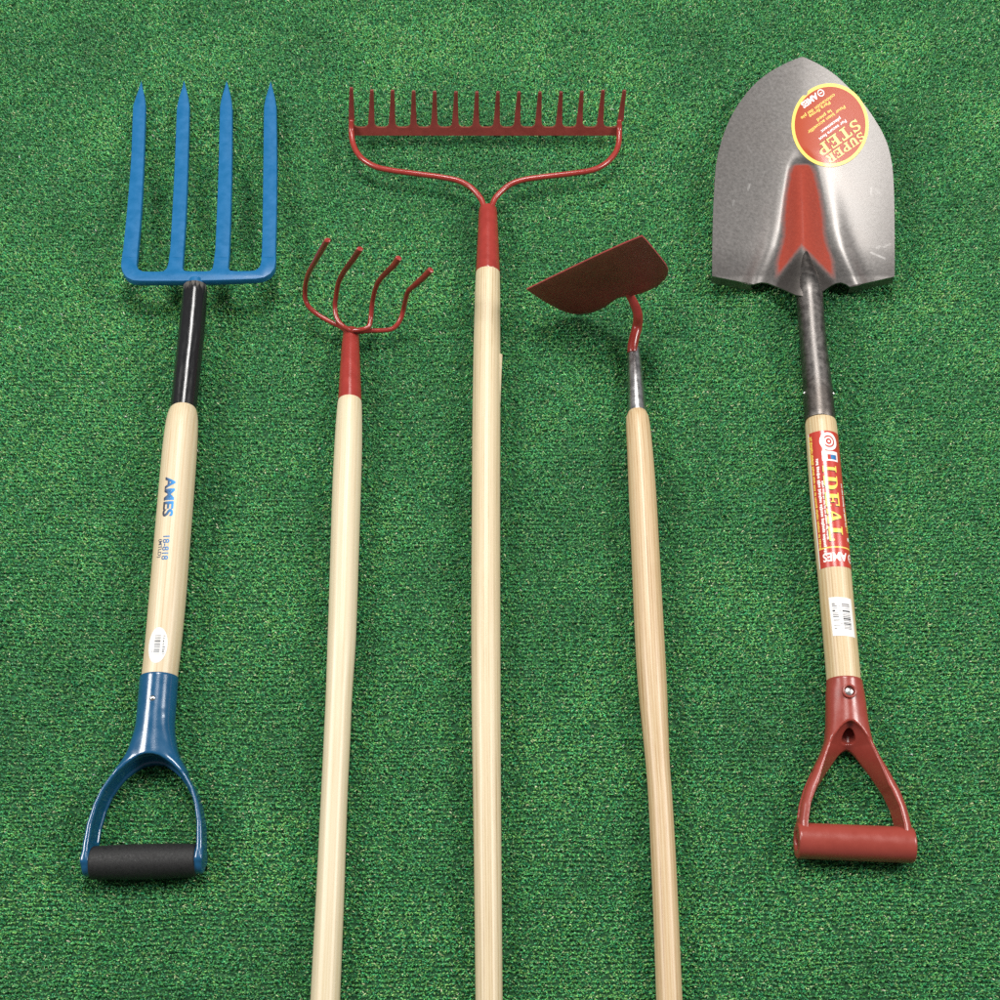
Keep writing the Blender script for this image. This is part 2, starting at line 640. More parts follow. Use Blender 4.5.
class Ink:
    """collects flat printed shapes in label coordinates, then lays them on a surface"""

    def __init__(self):
        self.V, self.F, self.C = [], [], []
        self.n = 0
        self.lay = []
        self.k = 0

    def add(self, V, F, colr, layer=0.0, xf=None):
        V = np.asarray(V, float)
        if xf is not None:
            V = xf(V)
        if callable(colr):
            C = np.array([colr(v) for v in V])
        else:
            C = np.tile(np.array(colr, float), (len(V), 1))
        self.V.append(V); self.C.append(C)
        self.k = (self.k + 1) % 16
        self.lay.append(np.full(len(V), layer + self.k * 0.0025))
        self.F += [tuple(i + self.n for i in f) for f in F]
        self.n += len(V)

    def polys(self, polys, colr, layer=0.0, xf=None):
        for p in polys:
            self.add(p, [tuple(range(len(p)))], colr, layer, xf)

    def text(self, body, size, colr, layer=0.0, xf=None, **kw):
        V, F = text2d(body, size, **kw)
        self.add(V, F, colr, layer, xf)

    def cut(self, axis, step):
        """slice every shape across one label axis so that it bends with the surface"""
        V = np.concatenate(self.V); C = np.concatenate(self.C); L = np.concatenate(self.lay)
        bm = bmesh.new()
        lr = bm.verts.layers.float_vector.new('c'); ll = bm.verts.layers.float.new('l')
        vs = []
        for v, c, l in zip(V, C, L):
            b = bm.verts.new((v[0], v[1], 0)); b[lr] = Vector(c); b[ll] = l; vs.append(b)
        for f in self.F:
            try:
                bm.faces.new([vs[i] for i in f])
            except ValueError:
                pass
        lo, hi = V[:, axis].min(), V[:, axis].max()
        nrm = Vector((1, 0, 0)) if axis == 0 else Vector((0, 1, 0))
        x = lo + step
        while x < hi:
            bmesh.ops.bisect_plane(bm, geom=bm.verts[:] + bm.edges[:] + bm.faces[:], plane_co=nrm * x, plane_no=nrm, dist=1e-4)
            x += step
        oth = 1 - axis
        nrm = Vector((1, 0, 0)) if oth == 0 else Vector((0, 1, 0))
        x, hi = V[:, oth].min() + 5.0, V[:, oth].max()
        while x < hi:
            bmesh.ops.bisect_plane(bm, geom=bm.verts[:] + bm.edges[:] + bm.faces[:], plane_co=nrm * x, plane_no=nrm, dist=1e-4)
            x += 5.0
        bm.verts.ensure_lookup_table()
        V = np.array([v.co[:2] for v in bm.verts]); C = np.array([v[lr][:] for v in bm.verts]); L = np.array([v[ll] for v in bm.verts])
        for i, v in enumerate(bm.verts):
            v.index = i
        F = [tuple(v.index for v in f.verts) for f in bm.faces]
        bm.free()
        return V, F, C, L


def lay_ink(name, ink, mat, parent, place, axis=1, step=1.2):
    V, F, C, L = ink.cut(axis, step)
    W = place(V, L)
    return build(name, W, F, mat, parent, 'flatkeep', {'ink': np.concatenate([C, np.ones((len(C), 1))], 1)})


def srgb(r, g, b):
    def f(x):
        x /= 255.0
        return x / 12.92 if x <= 0.04045 else ((x + 0.055) / 1.055) ** 2.4
    return (f(r), f(g), f(b))


WHITE_INK = (0.72, 0.70, 0.68)
YELLOW_INK = (0.80, 0.58, 0.10)
RED_INK = (0.42, 0.035, 0.022)
ORANGE_INK = (0.35, 0.056, 0.022)
BLACK_INK = (0.02, 0.02, 0.022)


def micro_line(ink, length, h, colr, layer, xf, seed):
    """a line of printing too small to read: uneven marks with word gaps"""
    r = random.Random(seed)
    x = -length / 2
    while x < length / 2 - h:
        for _ in range(r.randint(3, 8)):
            w = h * r.uniform(0.35, 0.65)
            y0 = -h / 2 * r.choice((1, 1, 1, 1.4)); y1 = h / 2 * r.choice((0.6, 0.6, 1.0))
            if x + w > length / 2:
                break
            ink.polys([rect(x, y0, x + w, y1)], colr, layer, xf)
            x += w + h * 0.16
        x += h * 0.5


# ------------------------------------------------------------------ ground: turf carpet
def turf_extent(y):
    """half width of what the picture shows of the ground at depth y, with a margin"""
    p = np.array([0, y, 0.0]) - CAM
    return 500.0 / FPX * (p @ FWD) + 130


Y0 = P(500, 1000, 0)[1] - 120
Y1 = P(500, 0, 0)[1] + 160

m, nt, b = new_mat('turf_backing')
v = objcoord(nt)
n1 = noise(nt, v, 400, 4)
cc = ramp(nt, [(0.3, (0.006, 0.045, 0.015)), (0.7, (0.020, 0.110, 0.036))], n1)
nt.links.new(cc, b.inputs['Base Color'])
b.inputs['Roughness'].default_value = 0.9
V = [(-1500, -1300, -6.5), (1500, -1300, -6.5), (1500, 1500, -6.5), (-1500, 1500, -6.5)]
g = build('ground', V, [(0, 1, 2, 3)], m, None, smooth=False)
g['kind'] = 'structure'


def lattice_noise(x, y, cell, seed):
    r = np.random.default_rng(seed)
    N = 256
    T = r.random((N, N))
    u, w = x / cell, y / cell
    i, j = np.floor(u).astype(int), np.floor(w).astype(int)
    fu, fw = u - i, w - j
    fu = fu * fu * (3 - 2 * fu); fw = fw * fw * (3 - 2 * fw)
    a = T[i % N, j % N]; b_ = T[(i + 1) % N, j % N]; c = T[i % N, (j + 1) % N]; d = T[(i + 1) % N, (j + 1) % N]
    return (a * (1 - fu) + b_ * fu) * (1 - fw) + (c * (1 - fu) + d * fu) * fw


NB = 820000
ROW = 4.4
by = rng.uniform(Y0, Y1, NB * 2)
bx = rng.uniform(-1, 1, NB * 2) * turf_extent(Y1)
ok = np.zeros(NB * 2, bool)
hw = np.array([turf_extent(Y0), turf_extent(Y1)])
ok = np.abs(bx) < np.interp(by, [Y0, Y1], hw)
bx, by = bx[ok][:NB], by[ok][:NB]
NB = len(bx)
# tufts stand in rows across the picture
wob = (lattice_noise(bx, by, 60, 3) - 0.5) * 5
row = np.round((by + wob) / ROW)
by = row * ROW - wob + rng.normal(0, 1.05, NB)
big = lattice_noise(bx, by, 130, 11) * 0.6 + lattice_noise(bx, by, 45, 12) * 0.4
med = lattice_noise(bx, by, 9, 5)
fine = lattice_noise(bx, by, 3.2, 6)
ang = rng.normal(0, 0.55, NB) + np.where(rng.random(NB) < 0.5, 0, math.pi)
d = np.stack([np.cos(ang), np.sin(ang), np.zeros(NB)], -1)
L = rng.uniform(1.8, 4.2, NB)
H = rng.uniform(2.2, 5.0, NB) * (0.6 + 0.5 * med + 0.35 * fine)
w = rng.uniform(0.32, 0.62, NB)
side = np.stack([-np.sin(ang), np.cos(ang), rng.normal(0, 0.45, NB)], -1)
side /= np.linalg.norm(side, axis=1)[:, None]
p0 = np.stack([bx, by, np.full(NB, -6.3)], -1) - d * (L * 0.3)[:, None]
p1 = p0 + d * (L * 0.35)[:, None]; p1[:, 2] += H
p2 = p0 + d * (L * 0.75)[:, None] + side * rng.normal(0, 0.6, NB)[:, None]; p2[:, 2] = p1[:, 2] + rng.normal(-0.1, 0.7, NB)
top = 0.6
p1[:, 2] = np.minimum(p1[:, 2], top); p2[:, 2] = np.minimum(p2[:, 2], top)
VV = np.empty((NB, 6, 3))
VV[:, 0] = p0 - side * w[:, None]; VV[:, 1] = p0 + side * w[:, None]
VV[:, 2] = p1 - side * w[:, None]; VV[:, 3] = p1 + side * w[:, None]
VV[:, 4] = p2 - side * (w * 0.7)[:, None]; VV[:, 5] = p2 + side * (w * 0.7)[:, None]
base_i = (np.arange(NB) * 6)[:, None]
Q = np.concatenate([base_i + np.array([0, 1, 3, 2]), base_i + np.array([2, 3, 5, 4])], 1).reshape(-1)
val = np.exp(rng.normal(0, 0.34, NB)) * (0.66 + 0.68 * big)
t = rng.random(NB)
c_main = np.array([0.062, 0.280, 0.076]); c_teal = np.array([0.022, 0.210, 0.078]); c_yel = np.array([0.135, 0.330, 0.078]); c_glint = np.array([0.36, 0.46, 0.22])
C = np.where((t < 0.30)[:, None], c_teal, c_main)
C = np.where((t > 1.0 - 0.12 - 0.6 * np.clip(big - 0.42, 0, 1))[:, None], c_yel, C)
C = np.where((t > 0.965)[:, None], c_glint, C)  # a few pale fibres: glints painted into the fibre colour
C = C * val[:, None]
C = np.clip(C, 0.0, 0.6)
me = bpy.data.meshes.new('artificial_turf')
me.vertices.add(NB * 6)
me.vertices.foreach_set('co', (VV.reshape(-1) * MM).astype(np.float32))
me.loops.add(NB * 8)
me.loops.foreach_set('vertex_index', Q.astype(np.int32))
me.polygons.add(NB * 2)
me.polygons.foreach_set('loop_start', (np.arange(NB * 2) * 4).astype(np.int32))
me.update(calc_edges=True)
me.polygons.foreach_set('use_smooth', np.ones(NB * 2, bool))
at = me.attributes.new('ink', 'FLOAT_COLOR', 'POINT')
CA = np.ones((NB, 6, 4), np.float32); CA[:, :, :3] = C[:, None, :]
at.data.foreach_set('color', CA.reshape(-1))
m, nt, b = new_mat('turf_fibre')
at = nt.nodes.new('ShaderNodeAttribute'); at.attribute_name = 'ink'
nt.links.new(at.outputs['Color'], b.inputs['Base Color'])
b.inputs['Roughness'].default_value = 0.42
b.inputs['Specular IOR Level'].default_value = 0.45
me.materials.append(m)
turf = bpy.data.objects.new('artificial_turf', me)
col.objects.link(turf)
turf['kind'] = 'stuff'
turf['label'] = 'short green artificial grass carpet with ribbed rows of fibres'
turf['category'] = 'artificial grass'


# ------------------------------------------------------------------ D grips
class Frame:
    def __init__(self, o, end):
        self.o = np.asarray(o, float)
        b_ = np.asarray(end, float) - self.o
        self.L = np.linalg.norm(b_)
        self.b = b_ / self.L
        a = np.cross(self.b, (0, 0, 1.0)) * -1
        a /= np.linalg.norm(a)
        if a[0] < 0:
            a = -a
        self.a = a
        self.c = np.cross(self.b, self.a)
        if self.c[2] < 0:
            self.c = -self.c

    def world(self, V):
        V = np.asarray(V, float)
        return self.o + V[..., :1] * self.a + V[..., 1:2] * self.b + V[..., 2:3] * self.c

    def loc(self, px, py, c0):
        p = PL(px, py, self.o + self.c * c0, self.c) - self.o
        return np.dot(p, self.a), np.dot(p, self.b)


def half_widths(fr, left, right, c0, bs):
    A = np.array(sorted([(q[1], -q[0]) for q in (fr.loc(x, y, c0) for x, y in left)]))
    B = np.array(sorted([(q[1], q[0]) for q in (fr.loc(x, y, c0) for x, y in right)]))
    return 0.5 * (np.interp(bs, A[:, 0], A[:, 1]) + np.interp(bs, B[:, 0], B[:, 1]))


# ================================================================== 1. blue digging fork
def make_fork():
    root = thing('digging_fork', 'blue four-tined digging fork with a pale wooden shaft and blue D-handle with black grip',
                 'garden fork', P(165, 560, 0))
    # shaft
    lift = lambda y: np.interp(y, [280, 410, 690], [24, 10, -3])
    ferr = Tube(edge_rows([(287.2, 183.4, 206.8), (292, 182.8, 207.0), (330, 178.8, 204.6), (370, 174.6, 200.6), (412, 170.4, 196.0)], lift), 4)
    fer = ferr.build('ferrule', BLACK_GLOSS, root, 1.2, 0.5)
    tg = [(*P(196.2, 279.5, 41.5), 7.5), (*P(195.8, 284, 40.5), 9.5), (*P(195.2, 290, 39), 11.0)]
    Tube(tg, 2, nseg=24).build('tang', BLUE_PAINT, root, 0.8, 0.5)
    sh = Tube(edge_rows([(411.5, 169.5, 196.5), (414.5, 168.3, 197.3), (424, 166.0, 197.8), (450, 162.6, 196.8), (500, 158.0, 193.3), (550, 153.6, 189.4),
                         (600, 149.2, 185.6), (650, 144.7, 180.6), (684, 140.9, 176.6)], lift), 4)
    shaft = sh.build('shaft', WOOD_FORK, root, 1.0, 0.5)

    # ---- head: crossbar and tines, 8 mm thick, tips down on the turf
    def ztop(py):
        return np.interp(py, [80, 106, 160, 220, 284], [8, 10, 18, 33, 47])
    TK = 8.5
    bx_ = []
    # crossbar outline (picture points of the top face)
    outer = [(122.4, 252), (121.2, 261), (120.8, 266), (122.6, 272), (126.5, 277), (132.5, 280), (140, 280.6), (180, 280.6), (196, 280.3), (214, 280), (240, 279.3),
             (256, 278.6), (264, 277), (270.5, 273.3), (274.4, 268), (275.7, 261), (275.6, 252)]
    slots = []
    slots_px = [((261.6, 252), (261.0, 262), (259.4, 267), (255, 270), (249, 270.8), (235, 270.8), (230, 270.3), (228.2, 267.5), (228.6, 262), (229.4, 252)),
                ((214.8, 252), (213.6, 262), (212.4, 268), (210, 270.6), (206, 271), (190, 271), (184.5, 270.6), (182.4, 268), (182.8, 262), (183.6, 252)),
                ((169.6, 252), (168.4, 262), (166.6, 268), (163.6, 270.8), (158, 271.4), (143, 271.2), (138.4, 269), (136.6, 265), (136.9, 260), (137.6, 252))]
    path = list(outer)
    for s in slots_px:
        path += list(s)
    A = np.array([P(x, y, float(ztop(y)) - 0.05) for x, y in path])
    V, F = prism(A, (0, -1.5, -TK), 0.9)
    head = build('fork_head', V, F, BLUE_PAINT, root, 40)
    tn = [([(141.2, 80), (139.2, 87), (135.4, 97), (132.8, 105), (130.6, 160), (126.6, 210), (122.4, 252), (121.8, 258)], [(141.2, 80), (142.6, 87), (144.8, 97), (145.6, 105), (143.8, 160), (141.3, 210), (137.6, 252), (137.1, 258)]),
          ([(184, 80), (182, 87), (178.8, 97), (176.7, 106), (174.5, 160), (172.0, 210), (169.6, 252), (168.9, 258)], [(184, 80), (186, 87), (188.4, 97), (189.4, 106), (188.0, 160), (186.2, 210), (183.6, 252), (183.2, 258)]),
          ([(226.6, 80), (224.4, 87), (221.4, 97), (219.7, 106), (218.4, 160), (216.6, 210), (214.8, 252), (214.1, 258)], [(226.6, 80), (228.6, 87), (231.2, 97), (232.2, 106), (232.0, 160), (230.9, 210), (229.4, 252), (228.9, 258)]),
          ([(270.6, 81), (268.2, 88), (265.2, 98), (263.7, 106), (263.0, 160), (262.4, 210), (261.6, 252), (261.3, 258)], [(270.6, 81), (272.8, 88), (275.2, 98), (276.4, 106), (277.0, 160), (276.6, 210), (275.6, 252), (275.5, 258)])]
    for Lp, Rp in tn:
        Lp = catmull([(x, y, 0) for x, y in Lp], 6); Rp = catmull([(x, y, 0) for x, y in Rp], 6)
        n = 60
        yy = np.concatenate([np.linspace(80.6, 106, 14), np.linspace(109, 257, n)])
        V, F = [], []
        for y in yy:
            xl = np.interp(y, Lp[:, 1], Lp[:, 0]); xr = np.interp(y, Rp[:, 1], Rp[:, 0])
            zt = float(ztop(y))
            a = P(xl + 0.1, y, zt); c = P(xr - 0.1, y, zt)
            wv = np.linalg.norm(c - a)
            e = (c - a) / max(wv, 1e-6)
            tk = TK * np.interp(y, [80, 110, 252], [0.35, 0.85, 1.0])
            bv = min(1.4, wv * 0.3)
            prof = [(0, -bv), (bv * .3, -bv * .3), (bv, 0), (wv / 2, 0.25), (wv - bv, 0), (wv - bv * .3, -bv * .3), (wv, -bv), (wv, -tk + bv), (wv - bv, -tk), (bv, -tk), (0, -tk + bv)]
            ytilt = -1.5 / TK
            V += [a + e * p + np.array([0, -ytilt * q * 0, q]) for p, q in prof]
        k = 11
        for i in range(len(yy) - 1):
            for j in range(k):
                q = (j + 1) % k
                F.append((i * k + j, i * k + q, (i + 1) * k + q, (i + 1) * k + j))
        F.append(tuple(range(k))[::-1]); F.append(tuple(range((len(yy) - 1) * k, len(yy) * k)))
        build('tine', V, F, BLUE_PAINT, head, 35)
    # boss where the ferrule joins the bar
    # ---- printing on the shaft
    ink = Ink()
    navy, cyan = np.array(srgb(4, 12, 38)), np.array(srgb(20, 140, 215))
    s0 = sh.s_at(171, 503)
    k = 1 / px_per_mm(sh.surf(s0, 0.0))
    def grad(lo, hi):
        return lambda v: tuple(navy + (cyan - navy) * float(np.clip((v[1] - lo) / (hi - lo), 0, 1)) ** 1.3)
    off1 = -2.6 * k
    place = lambda V, Lr: sh.surf(s0 + V[:, 0], V[:, 1] / np.interp(s0 + V[:, 0], sh.s, sh.r), 0.15 + Lr)
    s1 = sh.s_at(167, 554) - s0
    for body, size, lo_, hi_, at_, kw in (('AMES', 14.5, off1 - 3.2 * k, off1 + 5.5 * k, (0, off1), dict(bold=0.035, sx=1.22)),
                                     ('18-818', 9.2, off1 - 5 * k, off1 + 6 * k, (s1, off1 + 1.0 * k), dict(bold=0.012, sx=1.05)),
                                     ('(MTLD)', 5.6, off1 - 7.5 * k, off1 + 10 * k, (s1, off1 - 5.6 * k), dict(bold=0.012, sx=1.1))):
        ink = Ink()
        ink.text(body, size * k, grad(lo_, hi_), xf=lambda V, q=at_: V + list(q), **kw)
        lay_ink('lettering', ink, INK, shaft, place)
    # ---- oval barcode sticker
    ink = Ink()
    sb = sh.s_at(159, 650)
    a = np.linspace(0, 2 * math.pi, 48, endpoint=False)
    ink.add(np.stack([19.0 * np.cos(a), 10.3 * np.sin(a)], -1), [tuple(range(48))], (0.66, 0.65, 0.62))
    r = random.Random(5)
    x = -10.5
    while x < 9.5:
        wd = r.choice((0.5, 0.7, 1.0, 1.3))
        tone = r.choice(((0.10, 0.11, 0.13), (0.04, 0.045, 0.05), (0.22, 0.20, 0.20)))
        ink.polys([rect(x, -3.4, x + wd, 2.8)], tone, 0.05)
        ink.polys([rect(x, 5.2, x + wd, 5.2 + r.choice((1.2, 2.0, 2.6)))], tone, 0.05)
        if r.random() < 0.6:
            ink.polys([rect(x, -5.6, x + wd, -4.6)], (0.3, 0.3, 0.33), 0.05)
        x += wd + r.choice((0.5, 0.8, 1.2))
    lay_ink('barcode_sticker', ink, PAPER, root, lambda V, Lr: sh.surf(sb + V[:, 0], (V[:, 1] - 1.0) / np.interp(sb + V[:, 0], sh.s, sh.r), 0.15 + Lr))

    # ---- D handle
    zs = sh.c[-1][2]
    o = P(159.2, 677, float(zs)); e = P(144.2, 861.5, 14.2)
    fr = Frame(o, e)
    C0 = 13.0
    left = [(146, 751.2), (138.8, 752.4), (126, 758.8), (116.4, 767.6), (105.2, 782.8), (95.6, 800.4), (88.4, 819.6), (85, 840), (84, 866)]
    right = [(157, 751.2), (163.5, 752.6), (176, 762), (186.5, 773), (196, 789), (200.5, 805), (203.5, 824), (205, 845), (205, 866)]
    bs = np.array([fr.loc(154, y, C0)[1] for y in (752.6, 756, 761, 767, 776, 788, 803, 822, 842, 864)])
    ws = half_widths(fr, left, right, C0, bs)
    bap = fr.loc(152.5, 750.6, C0)[1]
    half = list(zip(ws, bs)) + [(ws[-1], bs[-1] + 60)]
    poly = np.array([(0, bap), (5.0, bap + 0.25)] + half + [(-x, y) for x, y in half[::-1]] + [(-5.0, bap + 0.25)])
    bg = fr.L
    Hh = 14.5
    rs = sh.r[-1] + 1.2

    def f(a_, b_, c_):
        d2 = poly_sdf(a_, b_, poly)
        # thin front rim; the wall thickens towards the back
        T = 4.2 + np.clip(13 - c_, 0, 27) * 0.13 + 2.2 * np.clip((b_ - bap - 40) / 50, 0, 1)
        band = np.abs(d2 + T / 2) - T / 2
        arms = smax(band, np.abs(c_) - Hh, 3.0)
        arms = smax(arms, b_ - (bg + 2), 3)
        rr = np.sqrt(a_ ** 2 + c_ ** 2)
        cyl = smax(rr - rs, np.maximum(-b_, b_ - (bap + 20)), 1.6)
        hw_ = np.interp(b_, [48, bap - 14, bap - 2, bap + 6, bap + 20], [rs - 8, rs + 0.5, rs + 5.0, rs + 9, rs + 18])
        bod = smax(np.abs(a_) - hw_, np.abs(c_) - np.interp(b_, [48, bap], [rs - 9, Hh - 0.3]), 11)
        bod = smax(bod, np.maximum(46 - b_, b_ - (bap + 22)), 5)
        dd = smin(cyl, bod, 9)
        outer = smin(dd, arms, 3)
        dd = smax(outer, -(d2 + T), 1.6)
        groove = np.maximum(np.abs(c_ + 1) - 8.5, d2 + T - 2.0)
        dd = smax(dd, -np.maximum(groove, b_ - (bg - 20)), 1.2)
        # knuckles at the ends of the grip
        for sg in (-1, 1):
            kn = smax(np.sqrt((b_ - bg) ** 2 + c_ ** 2) - 13.2, np.abs(a_ - sg * (ws[-1] - 5.2)) - 5.2, 3)
            dd = smin(dd, kn, 4)
        return dd
    V, F = surface_nets(f, (-72, -4, -20), (72, bg + 18, 24), 1.15)
    yoke = build('handle_yoke', fr.world(V), F, BLUE_PLASTIC, root)
    # black foam grip
    g0, g1 = -(ws[-1] - 9.5), ws[-1] - 9.5
    rows = []
    for q in np.linspace(0, 1, 15):
        rr = 15.8 + 1.1 * math.sin(math.pi * q)
        rows.append((*fr.world(np.array([g0 + (g1 - g0) * q, bg, 0.0])), rr))
    Tube(rows, 4).build('grip', BLACK_FOAM, root, 2.5, 2.5)
    # screw
    a_, b_ = fr.loc(152.5, 698, rs)
    scr = []
    for q, rr in ((-2.0, 3.0), (0.2, 3.0), (0.9, 2.4), (1.2, 1.2)):
        scr.append((*(fr.world(np.array([a_, b_, math.sqrt(max(rs ** 2 - a_ ** 2, 1)) + q]))), rr))
    Tube(scr, 2, ref=(0, 1, 0), nseg=20, linear=True).build('screw', SCREW_STEEL, root, 0.2, 0.4)


# ================================================================== 2. cultivator
def make_cultivator():
    root = thing('hand_cultivator', 'cultivator with four bent red prongs curling upward on a cream wooden shaft', 'cultivator', P(335, 640, 0))
    lift = lambda y: np.interp(y, [330, 500, 1000], [3, -0.6, -2.4])
    fr = Tube(edge_rows([(331, 343.4, 358.8), (345, 341.8, 359.4), (360, 340.6, 360), (380, 339.3, 360.8), (404, 338.0, 361.6)], lift), 4)
    fr.build('ferrule', RED_PAINT, root, 1.0, 0.6)
    sh = Tube(edge_rows([(400.5, 338.6, 361.2), (403, 337.6, 361.8), (430, 335.4, 362.2), (460, 333.7, 361.8), (500, 332, 360.6), (600, 329, 357.4), (645, 327.4, 355.6),
                         (695, 325.8, 352.2), (745, 323.5, 350), (800, 320.8, 347.4), (900, 315.8, 344), (1000, 310.4, 340), (1120, 304, 335.5)], lift), 4)
    sh.build('shaft', WOOD_CULT, root, 1.4, 2)
    zc = fr.c[0][2]
    k = 1 / px_per_mm(fr.c[0])
    # two bent rods, four prongs; heights grow along each prong (mm above the turf)
    prongs = [
        [(352, 336, 17), (347, 331, 18), (338.4, 325.7, 19), (330.7, 322, 20), (319.7, 315.8, 22), (311, 309, 25), (306, 301.5, 29), (304.9, 291.6, 36), (306, 281.7, 47), (309.3, 271.8, 62),
         (314.8, 262, 80), (323, 247.6, 106), (327.5, 240.3, 119)],
        [(351.5, 331.5, 20), (349.5, 329.8, 23), (342.8, 325.9, 26), (336.8, 318, 27), (335, 306, 31), (336.2, 295, 39), (338.4, 282.8, 52), (344, 271.8, 67), (353.8, 258.6, 89), (360, 249, 105)],
        [(351.5, 331.5, 20), (353.5, 330.3, 23), (362.6, 329.4, 26), (369.0, 326, 26), (370.9, 316, 28), (372.5, 302, 37), (375, 290, 50), (379, 281, 61), (387, 272, 74), (394, 265, 86), (398.6, 258.2, 97)],
        [(350, 337, 17), (355, 332.5, 18), (370, 330.8, 18), (388, 330, 19), (396, 326, 20), (401, 318, 24), (403.5, 309, 31), (405.5, 300, 41), (408.5, 291, 53), (415, 285, 63), (424, 277, 76), (430.6, 270.2, 88)]]
    for pr in prongs:
        rows = []
        n = len(pr)
        for i, (x, y, z) in enumerate(pr):
            z = z if z < 30 else 30 + (z - 30) * 1.45
            rr = 2.75 if i < n - 4 else (2.9, 3.2, 3.6, 3.7)[i - (n - 4)]
            fl = 1.0 if i < n - 3 else (0.95, 0.85, 0.75)[i - (n - 3)]
            rows.append((*P(x, y, float(z)), rr, fl))
        Tube(rows, 2.2, nseg=20).build('prong', RED_PAINT, root, 0.9, 0.9)


# ================================================================== 3. bow rake
def make_rake():
    root = thing('bow_rake', 'red bow rake with fourteen upright teeth and a long straight wooden shaft', 'rake', P(487, 560, 0))
    lift = lambda y: np.interp(y, [200, 300, 1000], [4, 0, -2.4])
    fr = Tube(edge_rows([(209.5, 479.2, 496.8), (213, 478.6, 497.2), (240, 477.4, 498.6), (273, 475.8, 499.9)], lift), 4)
    fr.build('ferrule', RED_PAINT, root, 0.8, 0.6)
    sh = Tube(edge_rows([(270, 476.6, 499.4), (274, 475.7, 499.9), (310, 474.4, 500.3), (350, 473.4, 500.4), (420, 472.3, 500.4), (500, 471.8, 500.2), (600, 471.2, 500.3), (700, 471.6, 500.6), (800, 473, 501),
                         (900, 474.3, 501.8), (1000, 475.4, 502.6), (1120, 476.6, 503.4)], lift), 4)
    shaft = sh.build('shaft', WOOD_RAKE, root, 1.4, 2)
    # torn splinter on the shaft's right side
    s0, s1 = sh.s_at(500, 356), sh.s_at(500, 404)
    V, F = [], []
    ns = 12
    for i in range(ns + 1):
        q = i / ns
        s = s0 + (s1 - s0) * q
        o_ = 2.4 * (1 - q) ** 1.2 + 0.3
        wd = 0.35 * (1 - 0.5 * q)
        for ph, of in ((1.1, -0.5), (1.35, o_), (1.35 + wd, o_ * 0.85), (1.5 + wd, -0.5)):
            V.append(sh.surf(s, ph, of))
    for i in range(ns):
        for j in range(4):
            q = (j + 1) % 4
            F.append((i * 4 + j, i * 4 + q, i * 4 + 4 + q, i * 4 + 4 + j))
    F += [(3, 2, 1, 0), (ns * 4, ns * 4 + 1, ns * 4 + 2, ns * 4 + 3)]
    V = np.array(V)
    build('splinter', V, F, WOOD_RAKE, shaft, 30, {'gco': (V - V[0]) * [1, 1, 1]})
    # ---- head in an upright plane
    Zb = 13.0
    p0 = P(487, 135.8, Zb)
    N = np.array([0, 1.0, -0.55]); N /= np.linalg.norm(N)
    Q = lambda x, y: PL(x, y, p0, N)
    base = [351.4, 371.3, 392, 413.4, 434.3, 455.3, 476, 496.8, 517.3, 538.4, 559.2, 579.7, 600.5, 620.6]
    tip = [(351.4, 87), (372, 89.2), (392.7, 89.6), (413.7, 90.2), (434.8, 90.6), (456, 91), (477, 91.2), (498, 91), (519, 91.2), (540, 91.2), (561, 91.2), (581.8, 90.6), (603, 89.6), (624.3, 89.6)]
    out = [(353.2, 135.6), (353.2, 121.5)]
    hwt = 3.1
    for i in range(13):
        xa, xb = base[i] + hwt, base[i + 1] - hwt
        if i == 0:
            xa = base[0] + 2.2
        if i == 12:
            xb = base[13] - 2.6
        mid = (xa + xb) / 2
        for q in np.linspace(0, 1, 15):
            th = math.pi * q
            # square-ended U between two teeth
            xx = mid - (xb - xa) / 2 * math.copysign(abs(math.cos(th)) ** 0.62, math.cos(th))
            yy = 120.0 + 7.8 * abs(math.sin(th)) ** 0.5
            out.append((xx, yy))
        if i < 12:
            pass
    out += [(617.6, 121.5), (617.6, 135.6)]
    prof = [q for q in out if True][1:-1]
    prof = [(353.2, 121.5)] + [q for q in prof[1:-1] if 353.3 < q[0] < 617.5] + [(617.6, 121.5)]
    tp = np.array([Q(x, y) for x, y in prof]); bt = np.array([Q(x, 135.6) for x, y in prof])
    k = len(tp)
    th_ = N * 4.4
    V = np.concatenate([bt, tp, tp + th_, bt + th_])
    F = []
    for r_ in range(4):
        for j in range(k - 1):
            q_ = (r_ + 1) % 4
            F.append((r_ * k + j, r_ * k + j + 1, q_ * k + j + 1, q_ * k + j))
    F += [(0, k, 2 * k, 3 * k), (4 * k - 1, 3 * k - 1, 2 * k - 1, k - 1)]
    bar = build('rake_head', V, F, RED_DARK, root, 35)
    for xb, (xt, yt) in zip(base, tip):
        b0 = Q(xb, 121.6); t0 = Q(xt, yt)
        lean = np.array([0, -4.0, 2.0])
        V, F = [], []
        ns = 10
        for i in range(ns + 1):
            q = i / ns
            c = b0 + (t0 - b0) * q + lean * q * q + N * 2.2
            wx = 3.9 * (1 - q) + 2.25 * q
            wy = 2.12 * (1 - q) + 2.1 * q
            kk = 12
            for j in range(kk):
                an = 2 * math.pi * (j + 0.5) / kk
                ca, sa = math.cos(an), math.sin(an)
                V.append(c + np.array([wx * math.copysign(abs(ca) ** 0.55, ca), 0, 0]) + N * wy * math.copysign(abs(sa) ** 0.55, sa))
        # worn rounded tip
        c = V[-1]
        kk = 12
        ctr = t0 + lean + N * 2.2
        for sc, up in ((0.75, 0.8), (0.35, 1.1)):
            for j in range(kk):
                V.append(ctr + (V[ns * kk + j] - ctr) * sc + np.array([0, 0, up]))
        for i in range(ns + 2):
            for j in range(kk):
                q = (j + 1) % kk
                F.append((i * kk + j, i * kk + q, (i + 1) * kk + q, (i + 1) * kk + j))
        F.append(tuple(range(kk))[::-1]); F.append(tuple(range((ns + 2) * kk, (ns + 3) * kk)))
        build('tooth', V, F, RED_DARK, bar, 60)
